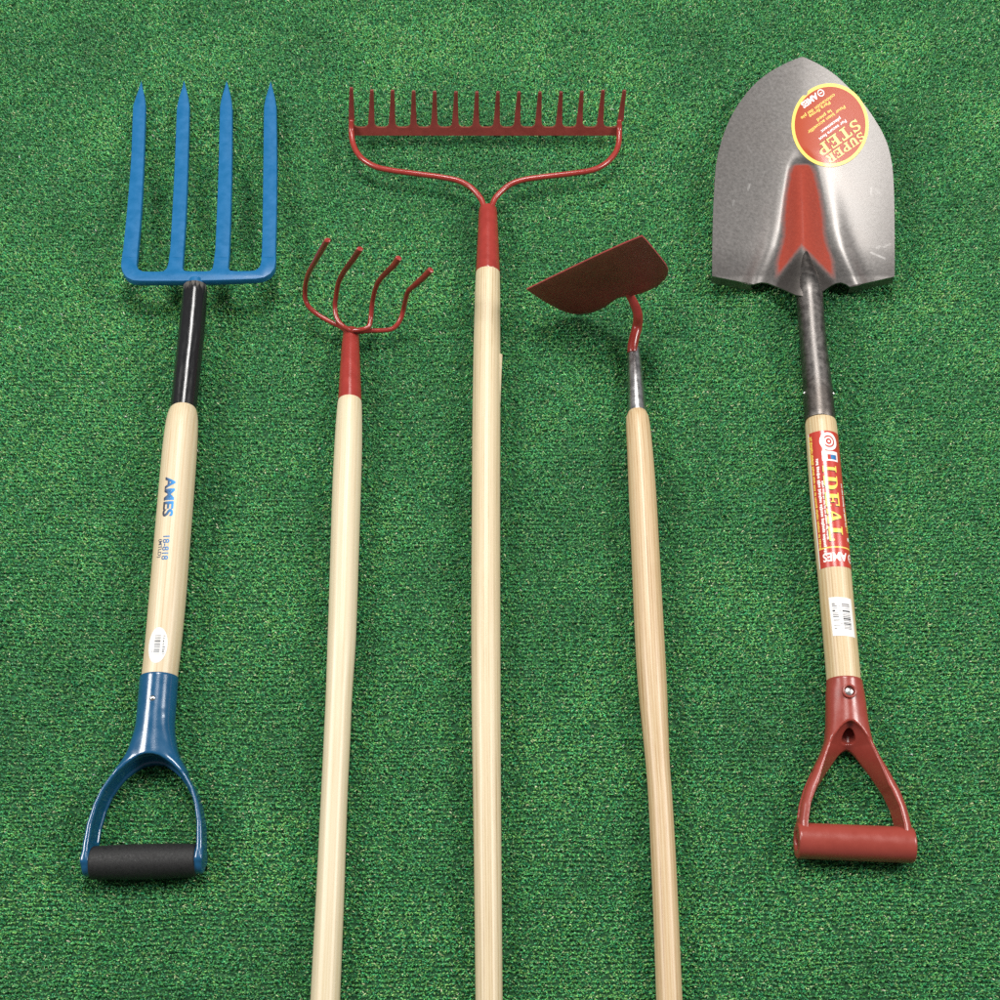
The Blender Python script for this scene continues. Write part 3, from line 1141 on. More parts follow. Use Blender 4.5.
    # ---- bow: two rods from the ferrule to the ends of the head
    L_ = [(485, 222), (484.6, 212), (482.9, 203.5), (480.0, 197.5), (471.5, 188.0), (459, 181), (442, 177.3), (418, 174), (394, 170.8), (376.4, 167), (363.6, 159.8), (356.2, 151), (352.4, 141), (351.3, 133.5)]
    R_ = [(491, 222), (491.2, 212), (493, 203), (497.4, 195.5), (508.8, 185.4), (523, 180), (544, 176.8), (572.8, 173.4), (592, 170.2), (605, 164), (614.6, 154), (618.6, 143.5), (619.3, 133.5)]
    for path in (L_, R_):
        rows = []
        n = len(path)
        for i, (x, y) in enumerate(path):
            q = i / (n - 1)
            z = np.interp(q, [0, .2, .5, .85, 1], [18, 19, 21, 19, 20])
            rr = 3.5
            fl = 1.0
            p = P(x, y, float(z))
            rows.append((*p, rr, fl))
        # turned up in front of the end of the bar
        last = np.array(rows[-1][:3])
        top = Q(path[-1][0], 120.5) + np.array([0, -0.6, 0])
        rows[-1] = (*(last * 0.75 + top * 0.25), 3.5, 1.0)
        rows.append((*top, 3.0, 1.0))
        Tube(rows, 2.5, nseg=20).build('bow_rod', RED_PAINT, root, 0.8, 1.5)


# ================================================================== 4. hoe
def make_hoe():
    root = thing('garden_hoe', 'garden hoe with dark red half-round blade on a bent red neck and tan shaft', 'hoe', P(650, 640, 0))
    lift = lambda y: np.interp(y, [340, 450, 1000], [5, 0, -2.4])
    fr = Tube(edge_rows([(348.5, 627.2, 640.0), (370, 627.5, 642.2), (395, 627.7, 644.8), (416, 627.8, 647)], lift), 4)
    fr.build('ferrule', FERRULE_STEEL, root, 0.6, 0.4)
    sh = Tube(edge_rows([(414.6, 627.6, 647.2), (418, 626.2, 648.8), (430, 626.2, 650.6), (460, 627.5, 653.6), (500, 629, 656.6), (550, 631.2, 659.4), (600, 633.3, 662.2), (650, 635.6, 665), (690, 638.4, 667),
                         (725, 641.8, 668.3), (765, 645.8, 669.8), (800, 648.4, 672.4), (860, 651, 676), (920, 653.5, 678.8), (1000, 656.2, 682.4), (1120, 660, 688)], lift), 4)
    sh.build('shaft', WOOD_HOE, root, 2.0, 2)
    # ---- blade: near upright plate, cutting edge up, rolled to the left
    p0 = P(580, 314, 4.0)
    N = np.array([0.10, 1.0, 0.10]); N /= np.linalg.norm(N)
    edge = [(526.8, 287.2), (545, 279.4), (570, 268.4), (600, 254.8), (625, 243.6), (641.9, 236.6), (646, 240.4), (654, 249.7), (661, 258), (666, 264.3), (668.3, 269.6), (667.6, 274), (665, 278.6), (659, 284.6), (652, 289), (645.2, 292.2),
            (637, 295.3), (629.8, 297.4), (622, 298.6), (616.5, 300.2), (610, 304.4), (604.5, 308), (599, 310.8), (592.5, 313), (585.8, 314.2), (579, 314.6), (572.6, 313.9), (566, 312), (559.4, 309), (552, 305), (546, 301.4), (536, 294.2)]
    A = np.array([PL(x, y, p0, N) for x, y in edge])
    ctr = A.mean(0)
    # a little dished: fan of rings so the plate bulges away from the user at the shank
    U_ = np.array([1.0, -0.10, 0]); U_ /= np.linalg.norm(U_)
    W_ = np.cross(U_, N)
    anchor = PL(606, 288, p0, N)
    rings = [0.02, 0.2, 0.4, 0.6, 0.8, 0.93, 1.0]
    V, F = [], []
    k = len(A)
    def dish(p):
        r2 = np.linalg.norm(p - anchor)
        return p + N * (4.5 * math.exp(-(r2 / 28) ** 2)) + N * (0.00045 * (np.dot(p - ctr, U_)) ** 2 * -1)
    for th in (0.0, 2.4):
        for q in rings:
            for p in A:
                c = dish(ctr + (p - ctr) * q)
                if q == 1.0 and th == 0.0:
                    c = c + N * 0.6
                V.append(c + N * th)
    m = len(rings)
    for side_ in (0, 1):
        o_ = side_ * m * k
        for i in range(m - 1):
            for j in range(k):
                q = (j + 1) % k
                F.append((o_ + i * k + j, o_ + i * k + q, o_ + (i + 1) * k + q, o_ + (i + 1) * k + j))
        F.append(tuple(range(o_, o_ + k)))
    for j in range(k):
        q = (j + 1) % k
        F.append(((m - 1) * k + j, (m - 1) * k + q, (2 * m - 1) * k + q, (2 * m - 1) * k + j))
    V = np.array(V)
    near = np.exp(-(np.linalg.norm(V - anchor, axis=1) / 30) ** 2)
    m, nt, b = new_mat('hoe_enamel')
    v = objcoord(nt)
    n1 = noise(nt, v, 60, 4)
    n2 = noise(nt, v, 170, 5, 0.7)
    at = nt.nodes.new('ShaderNodeAttribute'); at.attribute_name = 'forged'
    nt.links.new(ramp(nt, [(0.3, (0.23, 0.036, 0.034)), (0.7, (0.29, 0.046, 0.042))], n1), b.inputs['Base Color'])
    nt.links.new(maprange(nt, n2, 0.3, 0.7, 0.30, 0.5), b.inputs['Roughness'])
    mu = nt.nodes.new('ShaderNodeMath'); mu.operation = 'MULTIPLY'
    ad = nt.nodes.new('ShaderNodeMath'); ad.operation = 'ADD'; ad.inputs[1].default_value = 0.03
    nt.links.new(at.outputs['Fac'], ad.inputs[0])
    nt.links.new(n2, mu.inputs[0]); nt.links.new(ad.outputs[0], mu.inputs[1])
    add_bump(nt, b, mu.outputs[0], 0.7, 0.004)
    build('blade', V, F, m, root, 40, {'forged': near})
    # ---- neck
    eb = PL(629.4, 298.0, p0, N)
    zb = eb[2]
    pts = [(632.6, 352, 15), (632.6, 347, 16), (634.2, 338, 18), (637.3, 326, 22), (637.9, 315, zb * 0.45 + 12), (635.2, 306, zb * 0.75 + 4), (630.2, 298.6, zb)]
    rows = [(*P(x, y, float(z)), 6.0 if i < 3 else 5.9 - 0.35 * (i - 3)) for i, (x, y, z) in enumerate(pts)]
    rows[-1] = (*(eb + N * 3.5), 4.7)
    rows.append((*(PL(622, 292, p0, N) + N * 9.0), 4.0))
    rows.append((*(PL(612, 286, p0, N) + N * 7.0), 3.5))
    Tube(rows, 3, nseg=24).build('neck', RED_PAINT, root, 0.8, 0.8)


# ================================================================== 5. shovel
def make_shovel():
    root = thing('round_point_shovel', 'steel round point shovel with a red label on its shaft and a red plastic D-handle', 'shovel', P(825, 480, 0))
    Lp = [(802.2, 56.5), (784.6, 63.8), (767, 74), (751.6, 87.3), (737.3, 106), (727.4, 124.7), (720.8, 143.4), (716, 165.4), (714, 194), (713, 216), (712.3, 249), (712.2, 276)]
    Rp = [(802.2, 56.5), (815.4, 62.4), (833, 73.2), (848.4, 87.2), (863.8, 103.8), (877, 123.0), (885.8, 140), (891.3, 159.5), (893.6, 183), (894.5, 216), (894.7, 249), (894.7, 276)]
    Lc = catmull([(x, y, 0) for x, y in Lp], 2); Rc = catmull([(x, y, 0) for x, y in Rp], 2)
    bot = np.array([(712, 276), (752.2, 284), (753.5, 284.3), (757, 283), (762, 282.2), (768, 283), (773, 285), (785, 290), (796, 295), (808, 296.5), (820, 293), (831, 285.5), (836, 283), (841, 282.4), (846, 284), (849.5, 286.6), (894.7, 276.4)])

    def ridge_x(y):
        return 802.0 + (y - 165) * 0.03

    def ridge_hw(y):
        return np.interp(y, [150, 165, 200, 232, 248, 265, 285, 300], [9, 16, 22, 27, 31, 37.5, 46, 48])

    def zsurf(x, y):
        """height of the upper face (mm)"""
        xl = np.interp(y, Lc[:, 1], Lc[:, 0]); xr = np.interp(y, Rc[:, 1], Rc[:, 0])
        t = np.clip((y - 57) / 219.0, 0, 1.1)
        cx = 803.2
        s = (x - cx) / 91.0
        z = 7 + 20 * np.clip(1 - t, 0, 1) ** 1.6
        z = z + 25 * np.abs(s) ** 1.7 * (0.55 + 0.45 * t)
        # turned-up shoulders by the treads
        z = z + 3.0 * np.clip((t - 0.86) / 0.14, 0, 1) ** 2
        rx = ridge_x(y); hw_ = ridge_hw(y)
        u = np.abs(x - rx) / hw_
        amp = np.interp(y, [148, 158, 172, 200, 240, 270, 290], [0, 2.0, 9, 15, 20, 25, 28])
        bump = 0.86 * np.where(u < 1, 0.5 + 0.5 * np.cos(np.pi * np.clip(u, 0, 1)), 0) + 0.14 * np.clip(1 - 1.6 * u, 0, 1)
        z = z + amp * bump
        # gutters beside the ridge
        v_ = (np.abs(x - rx) - hw_ - 6) / 11
        z = z - np.interp(y, [150, 220, 285], [0.0, 3.0, 7.5]) * np.exp(-v_ ** 2)
        return z
    NX, NY = 150, 190
    tt = np.linspace(0, 1, NY) ** 1.0
    ss = np.linspace(-1, 1, NX)
    V = np.zeros((NY, NX, 3)); PX = np.zeros((NY, NX)); PY_ = np.zeros((NY, NX))
    for i, t in enumerate(tt):
        y = 56.5 + 0.25 + (276 - 56.75) * t ** 1.15
        xl = np.interp(y, Lc[:, 1], Lc[:, 0]); xr = np.interp(y, Rc[:, 1], Rc[:, 0])
        x = xl + (xr - xl) * (ss + 1) / 2
        ext = (np.interp(x, bot[:, 0], bot[:, 1]) - 276)
        yy = y + ext * np.clip((t - 0.72) / 0.28, 0, 1) ** 1.2
        PX[i], PY_[i] = x, yy
    Z = zsurf(PX, PY_)
    dx, dy = PX - 500, 500 - PY_
    D = FWD[None, None] * FPX + RGT * dx[..., None] + UPV * dy[..., None]
    V = CAM + D * ((Z - CAM[2]) / D[..., 2])[..., None]
    lo = V.copy(); lo[..., 2] -= 2.0
    n = NX * NY
    allV = np.concatenate([V.reshape(-1, 3), lo.reshape(-1, 3)])
    F = []
    I = np.arange(n).reshape(NY, NX)
    q = np.stack([I[:-1, :-1], I[1:, :-1], I[1:, 1:], I[:-1, 1:]], -1).reshape(-1, 4)
    F += q.tolist(); F += (q[:, ::-1] + n).tolist()
    rim = list(I[0, :]) + list(I[1:, -1]) + list(I[-1, -2::-1]) + list(I[-2:0:-1, 0])
    for a, b_ in zip(rim, rim[1:] + rim[:1]):
        F.append((a, b_, b_ + n, a + n))
    # paint on the ridge, bare darker steel where the socket runs out
    x, y = PX, PY_
    rx = ridge_x(y); hwp = np.interp(y, [150, 162, 165, 172, 195, 216, 234, 245, 255, 262, 285], [2, 6, 11, 14.5, 19.3, 22.3, 22.6, 25, 28.5, 30.2, 31])
    e1 = np.clip((hwp + 2.5 - np.abs(x - rx)) / 8.0, 0, 1)
    e2 = np.clip((y - 162) / 4.0, 0, 1)
    vee = 250 + np.abs(x - 801.5) * np.where(x < 801.5, 1.28, 1.02)
    e3 = np.clip((vee + 1 - y) / 9.0, 0, 1)
    pa = e1 * e2 * e3
    ox = np.clip((y - vee + 4) / 8.0, 0, 1) * np.clip((hwp + 2 - np.abs(x - rx)) / 6, 0, 1)
    sc = np.zeros_like(x)
    rs_ = np.random.default_rng(4)
    marks = [(871, 252.5, 880, 256.5, .45), (879, 256, 885, 258.5, .7), (876, 248, 880, 246.5, .3), (884, 247, 890, 244, .35), (748, 190, 750, 184, .6), (733, 205, 734, 201, .5)]
    for _ in range(14):
        mx, my = rs_.uniform(718, 888), rs_.uniform(110, 272); an = rs_.normal(1.4, 0.7); ln = rs_.uniform(2, 9)
        marks.append((mx, my, mx + ln * math.cos(an), my + ln * math.sin(an), rs_.uniform(0.06, 0.18)))
    for xa, ya, xb, yb_, st_ in marks:
        ex, ey = xb - xa, yb_ - ya
        t_ = np.clip(((x - xa) * ex + (y - ya) * ey) / (ex * ex + ey * ey), 0, 1)
        dd_ = np.hypot(x - xa - ex * t_, y - ya - ey * t_)
        sc = np.maximum(sc, st_ * np.clip(1.25 - dd_ / 0.9, 0, 1))
    sc = np.concatenate([sc.ravel(), np.zeros(n)])
    pa = np.concatenate([pa.ravel(), np.zeros(n)]); ox = np.concatenate([ox.ravel(), np.zeros(n)])
    m, nt, b = new_mat('blade_steel')
    v = objcoord(nt)
    n1 = noise(nt, v, 260, 4, 0.7)
    n2 = noise(nt, v, 14, 4, 0.6)
    n3 = noise(nt, v, 1400, 2, 0.6)
    steel = ramp(nt, [(0.25, (0.205, 0.193, 0.184)), (0.75, (0.270, 0.256, 0.246))], n1)
    steel = mixcol(nt, maprange(nt, n2, 0.45, 0.7, 0, 0.30), steel, (0.24, 0.215, 0.20))
    vo = nt.nodes.new('ShaderNodeTexVoronoi'); vo.inputs['Scale'].default_value = 210
    nt.links.new(v, vo.inputs['Vector'])
    steel = mixcol(nt, maprange(nt, vo.outputs['Distance'], 0.10, 0.16, 0.15, 0.0), steel, (0.5, 0.49, 0.48))
    ao = nt.nodes.new('ShaderNodeAttribute'); ao.attribute_name = 'bare'
    steel = mixcol(nt, maprange(nt, ao.outputs['Fac'], 0, 1, 0, 0.9), steel, (0.105, 0.094, 0.086))
    asc = nt.nodes.new('ShaderNodeAttribute'); asc.attribute_name = 'scuffed'
    steel = mixcol(nt, asc.outputs['Fac'], steel, (0.62, 0.60, 0.58))
    ap = nt.nodes.new('ShaderNodeAttribute'); ap.attribute_name = 'painted'
    ma = nt.nodes.new('ShaderNodeMath'); ma.operation = 'MULTIPLY_ADD'
    nt.links.new(n1, ma.inputs[0]); ma.inputs[1].default_value = 0.5; nt.links.new(ap.outputs['Fac'], ma.inputs[2])
    pf = maprange(nt, ma.outputs[0], 0.42, 1.18, 0, 1)
    redc = ramp(nt, [(0.3, (0.235, 0.036, 0.022)), (0.7, (0.29, 0.048, 0.029))], n1)
    nt.links.new(mixcol(nt, pf, steel, redc), b.inputs['Base Color'])
    nt.links.new(maprange(nt, pf, 0, 1, 0.97, 0.0), b.inputs['Metallic'])
    r1 = maprange(nt, n1, 0.3, 0.7, 0.39, 0.46)
    rm = nt.nodes.new('ShaderNodeMix'); rm.data_type = 'FLOAT'
    nt.links.new(pf, rm.inputs[0]); nt.links.new(r1, rm.inputs[2]); rm.inputs[3].default_value = 0.25
    nt.links.new(rm.outputs[0], b.inputs['Roughness'])
    add_bump(nt, b, n3, 0.06, 0.0003)
    build('blade', allV, F, m, root, 50, {'painted': pa, 'bare': ox, 'scuffed': sc})
    # ---- folded treads along the back edge
    for pts in ([(712.4, 275.9), (722, 277.8), (732, 279.8), (742, 281.9), (751.8, 283.8)], [(850, 286.2), (862, 283.6), (874, 280.8), (885, 278.4), (894.4, 276.2)]):
        top = []
        for x, y in pts:
            z = float(zsurf(np.array(x), np.array(y)))
            top.append(P(x, y, z - 0.8))
        top = np.array(top)
        k = len(top)
        V = np.concatenate([top + [0, 0.6, 0], top + [0, -0.8, -0.9], top + [0, -1.6, -12.0], top + [0, 0.4, -12.0]])
        F = []
        for i in range(4):
            j2 = (i + 1) % 4
            for j in range(k - 1):
                F.append((i * k + j, i * k + j + 1, j2 * k + j + 1, j2 * k + j))
        F += [(0, k, 2 * k, 3 * k), (k - 1, 4 * k - 1, 3 * k - 1, 2 * k - 1)]
        build('tread', V, F, SOCKET_STEEL, root, 30)

    # ---- socket and shaft
    zh = lambda y: np.interp(y, [290, 420, 560, 690], [24, 27, 22.5, 16.5])
    rows = []
    for y, xl, xr in [(246, 803.2, 807.2), (256, 800.8, 809.6), (266, 798.6, 813.4), (278, 796.6, 818.6), (290, 795.8, 821.8), (302, 796.8, 823.2), (340, 799.8, 826.2), (380, 802.6, 831.2), (416, 804.6, 835.0), (421, 804.8, 835.2)]:
        r = (xr - xl) / 2 / 0.83
        for _ in range(3):
            zr = float(zsurf(np.array((xl + xr) / 2), np.array(min(y, 290.0))))
            z = (zr + np.interp(y, [246, 256, 268, 290], [-3.0, 0.0, 1.6, 4.3]) - r) if y <= 290 else None
            if z is None:
                z290 = float(zsurf(np.array(808.8), np.array(290.0))) + 4.0 - 13.0 / 0.83
                z = np.interp(y, [290, 421], [z290, 27])
            c = P((xl + xr) / 2, y, float(z))
            r = (xr - xl) / 2 / px_per_mm(c)
        rows.append((*c, r))
    so = Tube(rows, 3.5)
    so.build('socket', SOCKET_STEEL, root, 0.5, 0.6)
    rows = []
    for y, xl, xr in [(420, 806.2, 834.6), (424, 805.4, 836.2), (440, 806.4, 838.0), (470, 808.4, 840.8), (500, 810.6, 843.8), (540, 814.4, 848.2), (580, 818.4, 851.6), (620, 821.8, 855.0), (660, 825.2, 858.8), (688, 827.4, 861.2)]:
        r = 17.0
        z = zh(y)
        c = P((xl + xr) / 2, y, float(z))
        r = (xr - xl) / 2 / px_per_mm(c)
        rows.append((*c, r))
    sh = Tube(rows, 4)
    shaft = sh.build('shaft', WOOD_SHOVEL, root, 1.2, 0.5)
    # rivet ends at the socket's sides
    sr = so.s_at(818, 395)
    for ph in (-1.36, 1.36):
        rv = [(*so.surf(sr, ph, q), rr) for q, rr in ((-1.5, 2.3), (0.5, 2.3), (1.2, 1.2))]
        Tube(rv, 1, ref=(0, 1, 0), nseg=16, linear=True).build('rivet', SCREW_STEEL, root, 0.2, 0.3)
    # ---- paper label round the shaft
    sA, sB = sh.s_at(821, 437.5), sh.s_at(835, 572)
    Lh = sB - sA
    R0 = float(np.mean(sh.r))
    base = Ink()
    ph0, ph1 = -1.22 * R0, 1.42 * R0
    nseg = 28
    vs = []
    for i in range(nseg + 1):
        yv = ph0 + (ph1 - ph0) * i / nseg
        vs.append((0.0, yv))
    for i in range(nseg + 1):
        yv = ph0 + (ph1 - ph0) * i / nseg
        vs.append((Lh, yv))
    fs = [(i, i + nseg + 1, i + nseg + 2, i + 1) for i in range(nseg)]
    base.add(vs, fs, RED_INK)
    base.polys([rect(0.0, ph0, Lh, ph0 + 1.4)], (0.78, 0.76, 0.73), 0.06)
    pl = lambda V, Lr: sh.surf(sA + V[:, 0], V[:, 1] / np.interp(sA + V[:, 0], sh.s, sh.r), 0.12 + Lr)
    lab = lay_ink('paper_label', base, GLOSS_LABEL, root, pl, 1, 1.0)
    ink = Ink()
    k = Lh / 134.5                       # mm of label per picture pixel
    W, Yl = (0.80, 0.76, 0.72), YELLOW_INK
    yb = 2.0 * k
    # target-like spiral emblem
    ecx, ecy = 11.0 * k, yb + 0.3 * k
    ink.polys(arc_band(ecx, ecy, 9.2 * k, 8.6 * k, 3.0 * k, 0, 360, 36), W, 0.08)
    ink.polys(arc_band(ecx, ecy, 4.6 * k, 4.2 * k, 1.5 * k, 0, 360, 24), W, 0.08)
    a = np.linspace(0, 2 * math.pi, 14, endpoint=False)
    ink.add(np.stack([ecx + 1.2 * k * np.cos(a), ecy + 1.2 * k * np.sin(a)], -1), [tuple(range(14))], W, 0.08)
    # small flag block after it
    ink.polys([rect(21 * k, yb - 7 * k, 24.5 * k, yb + 8.5 * k), rect(24.5 * k, yb - 7 * k, 31 * k, yb - 2 * k), rect(29.5 * k, yb - 2 * k, 31 * k, yb + 8.5 * k), rect(24.5 * k, yb + 7 * k, 29.5 * k, yb + 8.5 * k)], W, 0.08)
    ink.polys([rect(24.7 * k, yb + 1.0 * k, 29.3 * k, yb + 6.4 * k)], srgb(25, 105, 160), 0.09)
    # IDEAL down the shaft, letter tops to the right
    for sh_, cl, ly in ((0.9, (0.06, 0.02, 0.01), 0.09), (0.0, Yl, 0.14)):
        ink.polys(slab_word('IDEAL', 76 * k, 13.0 * k, 0.16), cl, ly, lambda V, s_=sh_: V + [72.5 * k + s_ * k, yb - 0.8 * k - s_ * k * 0.7])
    micro_line(ink, 96 * k, 2.6 * k, W, 0.08, lambda V: V + [76 * k, yb - 11.5 * k], 1)
    micro_line(ink, 58 * k, 1.7 * k, W, 0.08, lambda V: V + [80 * k, yb - 8.2 * k], 11)
    micro_line(ink, 112 * k, 2.2 * k, Yl, 0.08, lambda V: V + [60 * k, yb - 16.5 * k], 2)
    micro_line(ink, 30 * k, 1.6 * k, Yl, 0.08, lambda V: V + [18 * k, yb - 18.8 * k], 3)
    micro_line(ink, 44 * k, 2.0 * k, W, 0.08, lambda V: V + [74 * k, yb + 11.5 * k], 4)
    micro_line(ink, 24 * k, 2.6 * k, Yl, 0.08, lambda V: V + [92 * k, yb + 13.2 * k], 5)
    a = np.linspace(0, 2 * math.pi, 16, endpoint=False)
    ink.add(np.stack([107 * k + 1.9 * k * np.cos(a), yb + 13 * k + 1.9 * k * np.sin(a)], -1), [tuple(range(16))], W, 0.08)
    micro_line(ink, 90 * k, 1.8 * k, Yl, 0.08, lambda V: V + [66 * k, yb + 18.0 * k], 6)
    # rule and the word round the end
    ink.polys([rect(115.6 * k, ph0 + 1.6, 116.8 * k, ph1)], Yl, 0.08)
    rot = lambda V: np.stack([125.3 * k + V[:, 1], -V[:, 0] - 1.6 * k], -1)
    ink.text('AMES', 11.0 * k, W, 0.08, rot, bold=0.03, sx=0.84)
    # round badge before the word
    bc = lambda V: np.stack([125.3 * k + V[:, 1], -V[:, 0] + 15.2 * k], -1)
    ink.polys(arc_band(0, 0, 3.6 * k, 4.2 * k, 1.2 * k, 0, 360, 24), W, 0.08, bc)
    ink.polys([rect(-1.6 * k, -0.5 * k, 1.6 * k, 0.5 * k)], W, 0.08, bc)
    lay_ink('lettering', ink, GLOSS_LABEL, lab, pl, 1, 1.0)
    # ---- white barcode sticker
    ink = Ink()
    sb = sh.s_at(841, 621.5)
    sl = lambda V: V
    ink.polys([rect(-21, -12.6, 21, 12.6)], (0.68, 0.67, 0.65))
    r = random.Random(9)
    x = -14.5
    while x < 13.5:
        wd = r.choice((0.7, 1.0, 1.4, 1.8))
        tone = r.choice(((0.03, 0.03, 0.035), (0.08, 0.08, 0.085), (0.22, 0.21, 0.21)))
        ink.polys([rect(x, 0.2, x + wd, 8.6)], tone, 0.05)
        if r.random() < 0.75:
            ink.polys([rect(x, -9.8, x + wd, -9.8 + r.uniform(2.5, 6.5))], tone, 0.05)
        if r.random() < 0.5:
            ink.polys([rect(x, -3.2, x + wd * 0.7, -1.2)], (0.35, 0.33, 0.34), 0.05)
        x += wd + r.choice((0.6, 0.9, 1.5))
    lay_ink('barcode_sticker', ink, PAPER, root, lambda V, Lr: sh.surf(sb + V[:, 0] + 0.06 * V[:, 1], (V[:, 1] + 0.6 + 0.03 * V[:, 0]) / np.interp(sb + V[:, 0], sh.s, sh.r), 0.15 + Lr), 1, 1.2)

    # ---- round sticker on the blade
    cxp, cyp, rx_, ry_ = 830.1, 125.1, 38.6, 41.8
    rd = np.array([-0.815, 0.58]); rd /= np.linalg.norm(rd)
    ud = np.array([0.58, 0.815]); ud /= np.linalg.norm(ud)

    def stick(V, Lr):
        """sticker coordinates (picture-pixel sized, reading direction along x) on to the dished steel"""
        q = V[:, :1] * rd + V[:, 1:2] * ud
        x = cxp + q[:, 0]; y = cyp + q[:, 1]
        z = zsurf(x, y) + 0.45 + Lr * 2
        d = FWD * FPX + np.outer(x - 500, RGT) + np.outer(500 - y, UPV)
        return CAM + d * ((z - CAM[2]) / d[:, 2])[:, None]

    def pix(x, y):
        q = np.array([x - cxp, y - cyp])
        M = np.stack([rd, ud], -1)
        return np.linalg.solve(M, q)

    def disc(rx1, ry1, n_=72, notch=False):
        a = np.linspace(0, 2 * math.pi, n_, endpoint=False)
        pts = []
        for t in a:
            f_ = 1.0
            if notch and abs(t - 4.02) < 0.05:
                f_ = 0.93
            pts.append(pix(cxp + rx1 * f_ * math.cos(t), cyp + ry1 * f_ * math.sin(t)))
        return np.array(pts)
    st = Ink()
    rings_ = [0.001, 0.2, 0.4, 0.6, 0.8, 0.92]
    pts = [disc(rx_ * q, ry_ * q) for q in rings_]
    V = np.concatenate(pts); kk = 72
    F = []
    for i in range(len(rings_) - 1):
        for j in range(kk):
            F.append((i * kk + j, i * kk + (j + 1) % kk, (i + 1) * kk + (j + 1) % kk, (i + 1) * kk + j))
    st.add(V, F, ORANGE_INK)
    o1, o2 = disc(rx_ * 0.92, ry_ * 0.92, 72), disc(rx_, ry_, 72, True)
    V = np.concatenate([o1, o2])
    st.add(V, [(j, (j + 1) % kk, kk + (j + 1) % kk, kk + j) for j in range(kk)], (0.82, 0.60, 0.14), 0.0)
    stk = lay_ink('round_sticker', st, GLOSS_LABEL, root, stick, 0, 2.0)
    ink = Ink()

    def line(body, x0, y0, x1, y1, size, colr, ly=0.08, **kw):
        c = pix((x0 + x1) / 2, (y0 + y1) / 2)
        L2 = math.hypot(x1 - x0, y1 - y0)
        V, F = text2d(body, size, **kw)
        V[:, 0] *= L2 / (V[:, 0].max() - V[:, 0].min())
        ink.add(V, F, colr, ly, lambda V: V + c)
    W = (0.80, 0.74, 0.74)
    cS = pix(845.6, 147.6); cT = pix(838.8, 137.6)
    for dx_, cl, ly in ((0.7, (0.16, 0.012, 0.008), 0.06), (0.0, (0.86, 0.66, 0.20), 0.11)):
        ink.polys(slab_word('SUPER', 44, 8.6, 0.08), cl, ly, lambda V, q=dx_: V + cS + [q * .6, -q])
        ink.polys(slab_word('STEP', 50, 11.6, 0.12), cl, ly, lambda V, q=dx_: V + cT + [q * .6, -q])
    c = pix(841.6, 142.9)
    line('For secure foot', 846.5, 121.0, 819, 139.2, 4.6, W, bold=0.02)
    line('placement', 840.5, 117.8, 821, 131.4, 4.6, W, bold=0.02)
    line('Pour bien accueillir', 845.0, 106.6, 808, 132.6, 4.8, (0.84, 0.60, 0.14), bold=0.015)
    line('le pied', 831.0, 110.2, 817, 120.0, 4.8, (0.84, 0.60, 0.14), bold=0.015)
    line('Para firme', 830.0, 102.4, 809.5, 116.8, 4.8, (0.84, 0.60, 0.14), bold=0.015)
    line('colocación del pie', 834.6, 94.4, 801, 118.0, 4.8, (0.84, 0.60, 0.14), bold=0.015)
    line('AMES', 817.6, 95.2, 802.0, 105.8, 8.4, W, bold=0.04)
    bc = pix(820.9, 92.9)
    ink.polys(arc_band(0, 0, 3.4, 3.8, 1.0, 0, 360, 20), W, 0.08, lambda V: V + bc)
    ink.polys([rect(-1.4, -0.5, 1.4, 0.5)], W, 0.08, lambda V: V + bc)
    lay_ink('lettering', ink, GLOSS_LABEL, stk, stick, 0, 3.0)

    # ---- red D handle
    zs = zh(684)
    o = P(844.2, 680.5, float(zs)); e = P(854.6, 842.8, 14.8)
    fr = Frame(o, e)
    C0 = 10.0
    left = [(827.3, 722), (825.6, 738), (820, 753), (812, 768), (803, 788), (798.6, 804), (796.6, 822), (796.4, 845)]
    right = [(866, 722), (871, 738), (879, 754), (888.5, 770), (898, 787), (905, 804), (910, 822), (912.6, 845)]
    bs = np.array([fr.loc(850, y, C0)[1] for y in (722, 738, 753, 768, 787, 804, 822, 845)])
    ws = half_widths(fr, left, right, C0, bs)
    T = 8.6
    Hh = 13.5
    rs = sh.r[-1] + 1.0
    bfront = fr.loc(851, 724.5, C0 + 3)[1]
    brear = fr.loc(848.5, 748.0, -8)[1]
    # inner opening, drawn by its own edge
    inn_b = np.concatenate([[brear, brear + 3, brear + 6.5], bs[3:] + 1.0])
    inn_w = np.concatenate([[3.0, 7.5, 11.0], ws[3:] - T - np.array([4.0, 1.5, 0.5, 0.3, 0.3])])
    half = [(w_, b_) for w_, b_ in zip(inn_w, inn_b)] + [(inn_w[-1], inn_b[-1] + 60)]
    inner = np.array([(0, brear - 0.8)] + half + [(-x, y) for x, y in half[::-1]])
    hb = np.concatenate([[0, 24], bs, [bs[-1] + 60]]); hw2 = np.concatenate([[rs - 5, rs - 1.0], ws, [ws[-1]]])
    outer = np.array(list(zip(hw2, hb)) + [(-x, y) for x, y in list(zip(hw2, hb))[::-1]])
    bg = fr.L

    def f(a_, b_, c_):
        do = poly_sdf(a_, b_, outer)
        plate = smax(do, np.abs(c_) - np.interp(b_, [0, 26, 62], [rs - 12, rs - 9, Hh]), 10.0)
        plate = smax(plate, np.maximum(10 - b_, b_ - (bg + 2)), 9)
        rr = np.sqrt(a_ ** 2 + c_ ** 2)
        cyl = smax(rr - rs, np.maximum(-b_, b_ - (bfront + 8)), 1.6)
        dd = smin(plate, cyl, 9)
        # V-shaped mouth: the front edge is cut back farther than the rear one
        sh2 = np.clip((c_ + 9) / 20, 0, 1.1) * (brear - bfront) * np.clip(1 - (b_ - brear) / 42, 0, 1)
        di = poly_sdf(a_, b_ + sh2, inner)
        di = di + np.clip(10 - c_, 0, 24) * 0.13
        dd = smax(dd, -di, 1.8)
